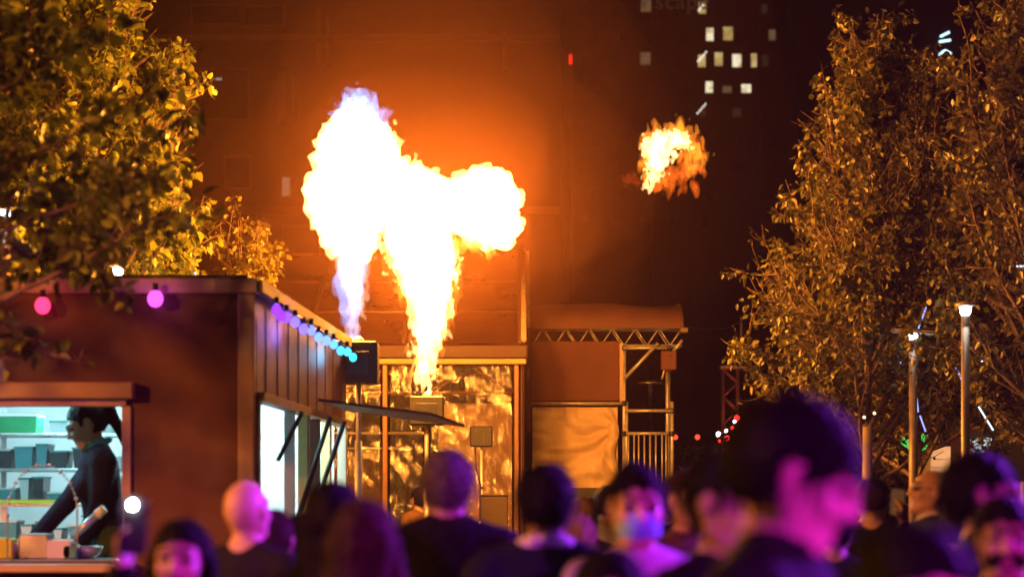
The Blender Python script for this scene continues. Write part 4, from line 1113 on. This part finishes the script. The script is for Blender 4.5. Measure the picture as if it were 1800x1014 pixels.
CM = {'black': cloth('cloth_black', (.006,.006,.007)), 'navy': cloth('cloth_navy', (.009,.01,.025)), 'charcoal': cloth('cloth_charcoal', (.015,.014,.015)),
      'white': cloth('cloth_white', (.7,.7,.72)), 'cream': cloth('cloth_cream', (.6,.5,.33)), 'blue': cloth('mask_blue', (.25,.56,.85)), 'green': cloth('cloth_green', (.04,.07,.04)),
      'teal': cloth('cloth_teal', (.03,.2,.22)), 'brown': cloth('cloth_brown', (.11,.06,.03)), 'lilac': cloth('cloth_lilac', (.5,.42,.6)), 'denim': cloth('cloth_denim', (.03,.04,.08)), 'red': cloth('cloth_red', (.25,.03,.03))}
M['eye'] = pmat('eye', (.05,.04,.035), .15, var=.3, bump=0)
M['lips'] = pmat('lips', (.36,.14,.12), .4, var=.15, bump=.1)
M['shoe'] = pmat('shoe', (.02,.018,.016), .5)

def rot_xyz(pitch, yaw, roll):
    """head turn: pitch down +, yaw to the person's left +, tilt"""
    return np.array(Matrix.Rotation(yaw,3,'Z') @ Matrix.Rotation(pitch,3,'X') @ Matrix.Rotation(roll,3,'Y'))

class Field:
    """smooth union of tapered capsules and ellipsoids, each kept to its own box"""
    def __init__(s): s.p = []
    def cap(s, a, b, ra, rb=None, tag='skin', k=.02, sq=1.0, head=False):
        s.p.append(('c', np.array(a,float), np.array(b,float), ra, ra if rb is None else rb, tag, k, sq, head)); return s
    def ell(s, c, r, tag='skin', k=.015, head=False, cut=False):
        s.p.append(('x' if cut else 'e', np.array(c,float), np.array(r,float), 0, 0, tag, k, 1.0, head)); return s
    def dist(s, pr, X, Y, Z):
        kind, a, b, ra, rb, tg, k, sq, hd = pr
        if kind == 'c':
            ay = a[1]; y = (Y-ay)/sq; by = (b[1]-ay)/sq
            dx, dy, dz = b[0]-a[0], by, b[2]-a[2]
            l2 = dx*dx+dy*dy+dz*dz+1e-12
            t = np.clip(((X-a[0])*dx+y*dy+(Z-a[2])*dz)/l2, 0, 1)
            return (np.sqrt((X-a[0]-t*dx)**2+(y-t*dy)**2+(Z-a[2]-t*dz)**2)-(ra+(rb-ra)*t))*min(1, sq+.25)
        q = np.sqrt(((X-a[0])/b[0])**2+((Y-a[1])/b[1])**2+((Z-a[2])/b[2])**2)
        return (q-1)*b.min()*np.where(q > 1, 1.0, 1.0)
    def solve(s, xs, ys, zs, HR, piv):
        f = np.full((len(xs),len(ys),len(zs)), .5, np.float32)
        for pr in s.p:
            kind, a, b, ra, rb, tg, k, sq, hd = pr
            if kind == 'c': lo = np.minimum(a-ra, b-rb); hi = np.maximum(a+ra, b+rb)
            else: lo, hi = a-b, a+b
            if hd:
                cs = np.array([[x,y,z] for x in (lo[0],hi[0]) for y in (lo[1],hi[1]) for z in (lo[2],hi[2])])
                cs = (cs-piv)@HR.T+piv; lo, hi = cs.min(0), cs.max(0)
            m_ = .035+k*2
            i0, i1 = np.searchsorted(xs,[lo[0]-m_,hi[0]+m_]); j0, j1 = np.searchsorted(ys,[lo[1]-m_,hi[1]+m_]); k0, k1 = np.searchsorted(zs,[lo[2]-m_,hi[2]+m_])
            if i1 <= i0 or j1 <= j0 or k1 <= k0: continue
            X, Y, Z = np.meshgrid(xs[i0:i1], ys[j0:j1], zs[k0:k1], indexing='ij')
            if hd:
                Q = (np.stack([X,Y,Z],-1)-piv)@HR+piv; X, Y, Z = Q[...,0], Q[...,1], Q[...,2]
            d = s.dist(pr, X, Y, Z); o = f[i0:i1,j0:j1,k0:k1]
            if kind == 'x':
                h = np.clip(.5-.5*(o+d)/k, 0, 1); f[i0:i1,j0:j1,k0:k1] = o+(-d-o)*h+k*h*(1-h)
            else:
                h = np.clip(.5+.5*(o-d)/k, 0, 1); f[i0:i1,j0:j1,k0:k1] = o*(1-h)+d*h-k*h*(1-h)
        return f
    def tags(s, V, HR, piv, order):
        best = np.full(len(V), 9.0); lab = np.zeros(len(V), int)
        Vh = (V-piv)@HR+piv
        for pr in s.p:
            if pr[0] == 'x': continue
            W = Vh if pr[8] else V
            d = s.dist(pr, W[:,0], W[:,1], W[:,2])
            if pr[5] in ('eye','lips','brow','collar'): d = d-.004
            u = d < best; best[u] = d[u]; lab[u] = order.index(pr[5])
        return lab

ORDER = ['skin','top','legs','shoe','eye','lips','brow','collar']
def hand(Fd, w, d, nrm, side, curl=.5, tag='skin'):
    """palm, four unequal fingers bent towards nrm, thumb from the side of the palm"""
    w = np.array(w,float); d = np.array(d,float); d /= np.linalg.norm(d)
    n = np.array(nrm,float); n -= d*(n@d); n /= np.linalg.norm(n); s_ = np.cross(d,n)*side
    kn = []
    for i, (ln, off) in enumerate(((.072,-1.5),(.08,-.5),(.074,.5),(.058,1.5))):
        k0 = w+d*(.088-.006*abs(i-1))+s_*off*.0205
        Fd.cap(w+d*.012+s_*off*.012, k0, .014, .0115, tag, .008)
        a, dirv = k0, d.copy()
        for seg, fr in enumerate((.46,.3,.24)):
            c = curl*(.8 if seg else .55); dirv = dirv*math.cos(c)+n*math.sin(c)*1.0; dirv /= np.linalg.norm(dirv)
            b_ = a+dirv*ln*fr; Fd.cap(a, b_, .0092-.0007*seg, .0088-.0007*seg, tag, .003); a = b_
    t0 = w+d*.025-s_*.03; t1 = t0+d*.03-s_*.024+n*.012; t2 = t1+d*.03-s_*.004+n*.014
    Fd.cap(w+d*.012-s_*.012, t0, .014, .013, tag, .008); Fd.cap(t0, t1, .012, .0105, tag, .004); Fd.cap(t1, t2, .0105, .009, tag, .004)

PEOPLE = 0
def person(px, top, Y, heading, label, skin='fair', hair='short', hairc='black', top_m='black', legs_m='black', pitch=0, yaw=0, roll=0,
           arms='down', collar=None, build=1.0, res=.0095, mask=False, bulk=.012, female=False, beard=False, dy=0, grp='people in the crowd', lean=0, scale_to=None):
    """heading 0 faces the camera, +90 faces picture right, 180 shows the back"""
    ztop = CH+(HOR-top)/F*Y
    bald = hair in ('bald','ring')
    s = (ztop/(1.752+(0 if bald else .022)))
    x = (px-900)/F*Y
    root = thing('person', (x,Y,0), label, 'person', grp)
    Fd = Field(); H = dict(head=True)
    sw = .165*build*(.9 if female else 1)
    # torso, shoulders, neck
    Fd.cap((0,.005,.98),(0,.0,1.12),.150*build+bulk,.148*build+bulk,'top',.05,.68)
    Fd.cap((0,.0,1.12),(0,.005,1.34),.150*build+bulk,.168*build+bulk,'top',.05,.64)
    Fd.cap((-sw,.012,1.405),(sw,.012,1.405),.052+bulk,.052+bulk,'top',.05)
    Fd.cap((0,.015,1.40),(0,.015,1.455),.085+bulk,.07+bulk*.4,'top',.03,.85)
    for q in (-1,1): Fd.cap((q*.05,.02,1.475),(q*sw,.015,1.425),.04+bulk*.3,.046+bulk,'top',.04)
    Fd.cap((0,.022,1.44),(0,.006,1.57),.058 if not female else .05,.054 if not female else .047,'skin',.02)
    if female:
        for q in (-1,1): Fd.ell((q*.07,-.09,1.28),(.07,.06,.07),'top',.05)
    if collar:
        for k in range(12):
            a = 2*math.pi*k/12; b_ = 2*math.pi*(k+1)/12
            Fd.cap((.069*math.cos(a),.018+.069*math.sin(a),1.512+.014*math.sin(a)),(.069*math.cos(b_),.018+.069*math.sin(b_),1.512+.014*math.sin(b_)),.018,.018,'collar',.006)
    # legs
    Fd.cap((-.07,.01,.96),(.07,.01,.96),.125*build,.125*build,'legs',.05,.82)
    for q in (-1,1):
        Fd.cap((q*.085,.0,.92),(q*.10,-.01,.5),.088*build,.06,'legs',.03); Fd.cap((q*.10,-.01,.5),(q*.105,.02,.10),.062,.05,'legs',.03)
        Fd.cap((q*.105,.03,.05),(q*.12,-.15,.035),.042,.036,'shoe',.02)
    # arms
    def arm(q, el, wr, hd, nn, curl):
        sh = np.array((q*(sw+.025),.012,1.40)); el = np.array(el); wr = np.array(wr)
        Fd.cap(sh, el, .052+bulk, .041+bulk, 'top', .035); Fd.cap(el, el+(wr-el)*.93, .042+bulk, .032+bulk, 'top', .02)
        Fd.cap(el+(wr-el)*.85, wr, .028, .025, 'skin', .01)
        hand(Fd, wr, hd, nn, q, curl)
    for q in (-1,1):
        a = arms if isinstance(arms, str) else arms.get(q, 'down')
        if a == 'down': arm(q, (q*(sw+.085),.03,1.12), (q*(sw+.09),-.03,.88), (0,-.1,-1), (-q,0,0), .25)
        elif a == 'front': arm(q, (q*(sw+.08),-.02,1.13), (q*.07,-.24,1.16), (-q*.7,-.3,.15), (0,1,0), .5)
        elif a == 'phone': arm(q, (q*(sw+.06),-.12,1.16), (q*(sw-.02),-.33,1.36), (-q*.1,-.2,1), (-q*.2,-.9,0), .55)
        elif a == 'phone_high': arm(q, (q*(sw+.1),-.16,1.27), (q*.16,-.30,1.50), (0,-.1,1), (-q*.9,-.3,0), .6)
        elif a == 'phone_top': arm(q, (q*(sw+.1),-.17,1.36), (q*.115,-.30,1.63), (0,-.1,1), (-q*.9,-.3,0), .6)
        elif a == 'cup': arm(q, (q*(sw+.08),-.03,1.14), (q*(sw+.02),-.25,1.22), (-q*.45,-.5,.4), (-q*.7,.6,0), .75)
        elif a == 'reach': arm(q, (q*(sw+.02),-.18,1.2), (q*.13,-.42,1.0), (0,-.8,-.45), (0,.3,-1), .35)
        elif a == 'lean': arm(q, (q*(sw+.03),-.06,1.14), (q*(sw-.02),-.2,.93), (0,-.3,-1), (-q,0,0), .3)
    # head
    Fd.ell((0,.012,1.652),(.078,.098,.1),'skin',.02,**H); Fd.ell((0,-.032,1.612),(.063,.066,.088),'skin',.03,**H)
    Fd.cap((-.018,-.072,1.552),(.018,-.072,1.552),.022 if not female else .018,None,'skin',.025,**H)
    for q in (-1,1):
        Fd.cap((q*.052,.0,1.585),(q*.022,-.062,1.55),.02,.02,'skin',.025,**H)
        Fd.ell((q*.038,-.072,1.617),(.024,.02,.022),'skin',.02,**H)
        Fd.cap((q*.012,-.094,1.668),(q*.05,-.078,1.667),.011,.009,'skin',.012,**H)
        Fd.ell((q*.032,-.1,1.65),(.017,.013,.012),'skin',.012,cut=True,**H)
        Fd.ell((q*.032,-.081,1.650),(.0135,.0125,.009),'eye',.003,**H)
        Fd.cap((q*.014,-.0975,1.675),(q*.05,-.082,1.676),.0055,.004,'brow',.003,**H)
        Fd.ell((q*.080,.012,1.640),(.010,.022,.033),'skin',.008,**H)
    Fd.cap((0,-.092,1.66),(0,-.113,1.617),.0085,.0125,'skin',.01,**H)
    for q in (-1,1): Fd.ell((q*.012,-.103,1.613),(.009,.011,.008),'skin',.007,**H)
    Fd.cap((-.018,-.0885,1.5875),(.018,-.0885,1.5875),.0065,None,'lips',.006,**H); Fd.cap((-.014,-.0875,1.578),(.014,-.0875,1.578),.007,None,'lips',.006,**H)
    HR = rot_xyz(R(pitch), R(yaw), R(roll)); piv = np.array((0,.02,1.53))
    xr = .30 if arms == 'down' else .36
    xs = np.arange(-xr-.06, xr+.06, res); ys = np.arange(-.56 if arms != 'down' else -.22, .24, res)
    zs = np.concatenate([np.arange(-.03,.80,.02), np.arange(.80,1.44,.0115), np.arange(1.44,1.82,res*.75)])
    f = Fd.solve(xs, ys, zs, HR, piv)
    V, Q = nets(f, xs, ys, zs)
    lab = Fd.tags(V, HR, piv, ORDER)
    # cloth folds
    cl = (lab == 1) | (lab == 2)
    if cl.any():
        n = perlin(V[cl,0]*9+px*.01, V[cl,1]*9, V[cl,2]*13); V[cl] += (n*.006)[:,None]*np.stack([V[cl,0]*4, V[cl,1]*4, V[cl,2]*0],1).clip(-1,1)
    def world(V):
        V = V.copy()
        if lean:
            a = R(lean); k = np.clip(V[:,2]-.95,0,None)[:]; up = V[:,2] > .95
            y, z = V[:,1].copy(), V[:,2].copy()
            V[up,1] = y[up]*math.cos(a)-(z[up]-.95)*math.sin(a); V[up,2] = .95+(z[up]-.95)*math.cos(a)+y[up]*math.sin(a)
        h = R(heading); c, sn = math.cos(h), math.sin(h)
        return np.stack([(V[:,0]*c-V[:,1]*sn)*s+x, (V[:,0]*sn+V[:,1]*c)*s+Y, V[:,2]*s+dy],1)
    topm, legm = CM[top_m], CM[legs_m]
    mats = [SK[skin], topm, legm, M['shoe'], M['eye'], M['lips'], HM[hairc], CM[collar] if collar else topm]
    body = mesh_obj('body', world(V), Q, mats, root, True)
    fm = lab[Q]; fm = np.sort(fm,1)[:,1]
    body.data.polygons.foreach_set('material_index', fm.astype(np.int32))
    # hair
    if hair != 'bald':
        gx = np.arange(-.17,.17,.0075); gy = np.arange(-.24,.24,.0075); gz = np.arange(1.05 if hair in ('long','pony') else 1.5, 1.84, .0075)
        X, Yg, Z = np.meshgrid(gx, gy, gz, indexing='ij')
        Qp = (np.stack([X,Yg,Z],-1)-piv)@HR+piv if hair not in ('long',) else (np.stack([X,Yg,Z],-1)-piv)@HR+piv
        x_, y_, z_ = Qp[...,0], Qp[...,1], Qp[...,2]
        def el(c, r): return (np.sqrt(((x_-c[0])/r[0])**2+((y_-c[1])/r[1])**2+((z_-c[2])/r[2])**2)-1)*min(r)
        th = {'short':.014,'ring':.006,'crop':.009,'long':.02,'pony':.016,'thick':.026,'bun':.014,'fringe':.026}[hair]
        d = el((0,.016+th*.6,1.658),(.078+th,.098+th,.1+th))
        nse = perlin(x_*34, y_*34, z_*12)*.006+perlin(x_*75, y_*75, z_*30)*.004
        # face opening: everything before the hairline and under it
        hl = {'thick':1.69,'fringe':1.668}.get(hair, 1.705)
        yl = -.045+(z_-1.66)*-.25
        hl = hl+.012*perlin(x_*30+px, y_*12, z_*0+.5)
        cut = np.maximum(z_-hl-.35*np.clip(-y_-.09,-.05,.1), y_-np.where(z_ > 1.64, -.035, .0))       # negative inside the face region
        d = np.maximum(d, -cut)
        nape = 1.575 if hair != 'crop' else 1.6
        d = np.maximum(d, nape-z_-np.clip(y_-.03,0,.1)*.3)
        # round the ears
        for q in (-1,1): d = np.maximum(d, -(np.sqrt(((x_-q*.09)/.04)**2+((y_-.005)/.032)**2+((z_-1.632)/.045)**2)-1)*.032) if hair not in ('long',) else d
        if hair == 'ring': d = np.maximum(d, z_-1.685-np.clip(y_-.02,0,1)*.2)
        if hair in ('long','pony'):
            k = .02
            def un(a, b): h_ = np.clip(.5+.5*(a-b)/k,0,1); return a*(1-h_)+b*h_-k*h_*(1-h_)
            def cp(a, b, ra, rb, sq=.6):
                a = np.array(a); b = np.array(b); dv = b-a; l2 = (dv**2).sum()
                t = np.clip(((x_-a[0])*dv[0]+(y_-a[1])*dv[1]+(z_-a[2])*dv[2])/l2,0,1)
                return np.sqrt((x_-a[0]-t*dv[0])**2+((y_-a[1]-t*dv[1])/sq)**2+(z_-a[2]-t*dv[2])**2)-(ra+(rb-ra)*t)
            if hair == 'long':
                d = un(d, cp((0,.085,1.63),(0,.11,1.2),.085,.1,.5))
                for q in (-1,1): d = un(d, cp((q*.083,.01,1.64),(q*.115,.0,1.22),.03,.04,1.1))
            else:
                d = un(d, cp((0,.11,1.7),(0,.16,1.66),.03,.035,1)); d = un(d, cp((0,.16,1.66),(0,.15,1.32),.036,.02,1))
        if hair == 'bun':
            d = np.minimum(d, np.sqrt(x_**2+(y_-.1)**2+(z_-1.735)**2)-.045)
        hv, hq = nets((d-nse).astype(np.float32), gx, gy, gz)
        if Y < 14 and len(hv):                                   # loose strands along the outline
            rg = np.random.default_rng(int(px)); n = 900 if Y < 9.5 else 400
            b0 = hv[rg.integers(0,len(hv),n)]; c0 = np.array((0,.02,1.64)); c0 = (c0-piv)@HR.T+piv
            nn = b0-c0; nn[:,2] *= .6; nn /= np.linalg.norm(nn,axis=1)[:,None]
            tg = np.cross(nn, rg.normal(size=(n,3))); tg /= np.linalg.norm(tg,axis=1)[:,None]
            ln = rg.uniform(.018,.065,n)[:,None]; dn = np.array((0,0,-1.0))
            m1 = b0+nn*ln*.35+(tg*.3+dn*.4)*ln*.5; m2 = b0+nn*ln*rg.uniform(.2,.55,n)[:,None]+(tg*.5+dn*.9)*ln; w = np.cross(nn,tg)*.0014
            sv = np.stack([b0-nn*.006-w,b0-nn*.006+w,m1-w*.8,m1+w*.8,m2-w*.3,m2+w*.3],1).reshape(-1,3); k0 = len(hv)+np.arange(n)*6
            hv = np.concatenate([hv,sv]); hq = np.concatenate([hq,np.stack([k0,k0+1,k0+3,k0+2],1),np.stack([k0+2,k0+3,k0+5,k0+4],1)])
        mesh_obj('hair', world(hv), hq, HM[hairc], root, True)
    if beard:
        gx = np.arange(-.09,.09,.0075); gy = np.arange(-.14,.05,.0075); gz = np.arange(1.5,1.65,.0075)
        X, Yg, Z = np.meshgrid(gx, gy, gz, indexing='ij'); Qp = (np.stack([X,Yg,Z],-1)-piv)@HR+piv
        x_, y_, z_ = Qp[...,0], Qp[...,1], Qp[...,2]
        d = (np.sqrt((x_/.07)**2+((y_+.034)/.074)**2+((z_-1.607)/.096)**2)-1)*.07
        d = np.maximum(d, z_-1.612-.4*np.abs(x_)); d = np.maximum(d, -((np.sqrt((x_/.024)**2+((z_-1.583)/.012)**2)-1)*.012)); d = np.maximum(d, y_-.005)
        hv, hq = nets((d-perlin(x_*60,y_*60,z_*60)*.003).astype(np.float32), gx, gy, gz)
        if len(hq): mesh_obj('beard', world(hv), hq, HM[hairc], root, True)
    if mask:
        vs = []; fs = []
        for j in range(9):
            for i in range(15):
                u = (i/14-.5)*2; v = j/8; z = 1.552+.085*v
                a = u*1.25; rx, ry = .073, .098+.012*math.cos(u*1.5)*(1-abs(v-.55))
                vs.append((math.sin(a)*rx, -.012-math.cos(a)*ry*(.82+.18*math.sin(math.pi*v))-.004, z-.012*abs(u)*(v-.5)))
        for j in range(8):
            for i in range(14): fs.append((j*15+i, j*15+i+1, j*15+i+16, j*15+i+15))
        vv = (np.array(vs)-piv)@HR.T+piv
        mk = mesh_obj('face_mask', world(vv), np.array(fs), CM['blue'], root, True)
        for q in (-1,1):
            lp_ = np.array([(q*.07,-.04,1.63),(q*.088,.0,1.645),(q*.086,.03,1.63),(q*.07,-.035,1.565)]); lp_ = world((lp_-piv)@HR.T+piv)
            MB().tube([Vector(v) for v in lp_], .002, 4).build('ear_loop', CM['white'], mk)
    def at(v): return Vector(world(np.array([v],float))[0])
    def athead(v): return Vector(world(((np.array([v],float)-piv)@HR.T+piv))[0])
    return root, at, athead, s

def smartphone(c, up, right, label, flash=False, screen=(.3,.4,1.0), estr=.6, flip=1):
    up = Vector(up).normalized(); right = Vector(right); right = (right-up*right.dot(up)).normalized(); n = right.cross(up)*flip
    c = Vector(c); t = thing('smartphone', c, label, 'phone')
    def slab(w, h, d0, d1, name, mat, off=(0,0)):
        cc = c+right*off[0]+up*off[1]; e = .008
        poly = [(-w+e,-h),(w-e,-h),(w,-h+e),(w,h-e),(w-e,h),(-w+e,h),(-w,h-e),(-w,-h+e)]
        return MB().prism([cc+right*a+up*b_+n*d0 for a, b_ in poly], n*(d1-d0)).build(name, mat, t)
    slab(.036,.075,-.004,.004,'body',M['black_plastic'])
    slab(.033,.07,.0041,.005,'screen',emat('phone_screen', screen, estr))
    slab(.012,.018,-.0065,-.0041,'camera_bump',M['black_plastic'],(.018,.052))
    if flash:
        MB().sphere(c-n*.008+right*(-.004)+up*.055, .006, 10, 7).build('flash', emat('flash', (1,.98,.95), 330), t, True)
    return t

# --- listed from near to far
person(1366,694,4.3,72,'large dark-haired man close to the camera, head bowed, face lit magenta','fair','fringe','black','black',pitch=24,yaw=4,build=1.04,bulk=.02)
person(1600,916,3.55,20,'very close short person in a dark coat with magenta-lit forehead','fair','long','black','black',female=True,pitch=14,bulk=.02)
person(1070,958,5.0,8,'short dark-haired person whose head just enters the bottom of the picture','tan','short','black','charcoal',pitch=10)
person(1272,788,5.6,38,'dark-haired woman with pink-lit face beside the large man','fair','short','black','black',female=True,pitch=12,yaw=4)
r_, at, ah, s_ = person(318,912,6.6,-4,'woman facing the camera with long dark hair, holding up a phone','fair','long','black','black',arms={-1:'phone_top'},female=True,res=.0075,pitch=2)
smartphone(at((-.075,-.345,1.755)), (.05,0,1), (1,0,0), 'phone with its bright flash on, held up by the long-haired woman', True, flip=-1)
person(1765,870,6.6,-6,'bearded man facing the camera at the lower corner','olive','short','black','black',beard=True,pitch=6)
r_, at, ah, s_ = person(1118,815,7.1,6,'dark-haired woman wearing a blue face mask and pale top','fair','bun','black','lilac',arms={1:'cup',-1:'front'},mask=True,female=True,pitch=6,res=.008)
cupc = at((.155,-.385,1.24))
cup = thing('plastic_cup', cupc, 'clear plastic cup held by the masked woman', 'cup')
mcup, nt, N, L = nodes_of('cup_plastic'); b = N['Principled BSDF']; b.inputs['Base Color'].default_value = (.75,.72,.85,1); b.inputs['Roughness'].default_value = .25; b.inputs['Alpha'].default_value = .72
tn = N.new('ShaderNodeTexNoise'); tn.inputs['Scale'].default_value = 30; bp = N.new('ShaderNodeBump'); bp.inputs['Strength'].default_value = .1; L.new(tn.outputs[0], bp.inputs['Height']); L.new(bp.outputs[0], b.inputs['Normal'])
MB().lathe(cupc+Vector((0,0,-.06)), [(.03,0),(.044,.12),(.046,.122),(.043,.118),(.028,.004)], 18).build('wall', mcup, cup, True)
MB().lathe(cupc+Vector((0,0,-.055)), [(.0285,0),(.038,.08)], 18).build('drink', pmat('drink', (.6,.55,.75), .1), cup, True)
person(640,878,6.1,176,'woman from behind with long dark hair lit magenta down one side','fair','long','brown','black',female=True)
person(588,846,7.2,172,'woman behind the long-haired woman, hair rimmed in pink','fair','long','black','black',female=True)
person(960,812,7.5,178,'man from behind with dark hair, white collar and navy suit','fair','short','black','navy',collar='white',build=1.06,bulk=.018)
person(1733,797,7.6,72,'dark-haired man in profile at the right with violet light on his brow','fair','thick','black','black',pitch=2)
person(785,788,8.5,184,'grey-haired man from behind in a dark coat before the marquee','fair','short','grey','black',build=1.12,bulk=.022)
person(436,845,8.6,158,'balding man from behind, head rimmed in orange light','fair','bald','grey','charcoal',pitch=-4)
person(482,893,8.9,170,'shorter person from behind with brown hair beside the balding man','fair','short','brown','black',pitch=0)
person(1212,822,9.4,30,'man half hidden behind the pink-lit woman, temple lit orange','tan','short','brown','brown')
r_, at, ah, s_ = person(1633,826,12.2,-84,'bald man with glasses in profile, face lit red-orange','fair','bald','grey','green',arms={-1:'front'},pitch=-6,collar='white',bulk=.03,res=.008)
gl = MB()
def ring(q):
    return [ah((q*.033+.02*math.cos(t), -.099, 1.648+.015*math.sin(t))) for t in np.linspace(0,2*math.pi,15)]
gf = MB()
gf.tube(ring(1), .0018, 5, False).build('glasses', M['dark_metal'], r_)
gf = bpy.data.objects[-1] if False else None
MB().tube(ring(-1), .0018, 5, False).build('glasses', M['dark_metal'], r_)
for q in (-1,1): MB().tube([ah((q*.053,-.098,1.652)), ah((q*.083,-.03,1.652)), ah((q*.086,.02,1.645))], .0018, 5).build('glasses_temple', M['dark_metal'], r_)
bc = at((.05,-.33,1.2))
bcup = MB().lathe(bc+Vector((0,0,-.05)), [(.028,0),(.04,.1),(.041,.104)], 16).build('paper_cup', pmat('paper_cup', (.5,.3,.22), .6), None, True); tag(bcup, 'paper cup held by the bald man', 'cup')
r_, at, ah, s_ = person(1532,836,12.8,168,'man from behind filming with a raised phone','fair','crop','brown','navy',arms={-1:'phone_high'},res=.0075)
smartphone(at((-.125,-.345,1.63)), (.1,0,1), (1,.2,0), 'dark phone raised by the man filming the fire', False, (.9,.35,.1), .12, flip=1)
person(1066,851,15.8,186,'man far off from behind in a cream shirt under the stage','tan','short','brown','cream')
person(1172,858,17.0,176,'small far-off bald man in a dark jacket near the stage railing','tan','bald','grey','black')
person(1028,872,13.6,158,'far-off person in dark jacket just past the suited man, hair lit orange','fair','short','light','charcoal',pitch=4)
person(736,856,28.0,-140,'tiny dark-haired person standing beside the marquee post','tan','thick','black','brown')
person(1468,884,10.6,172,'dark-haired person from behind just past the large man','tan','short','black','charcoal')
person(535,905,9.6,165,'dark-haired person from behind between the balding man and the women','fair','thick','black','black')
person(1012,902,10.2,-165,'person with light hair from behind, low between suited man and masked woman','fair','short','light','brown')
person(1690,874,10.4,150,'person with short brown hair from behind, beside the bald man','fair','short','brown','navy')
# worker in the stall
r_, at, ah, s_ = person(190,722,17.0,-72,'kitchen worker in black T-shirt and apron bending over the bench','tan','pony','black','navy',legs_m='green',arms={-1:'reach',1:'lean'},pitch=20,collar='teal',female=True,lean=8,grp=None,dy=.1)
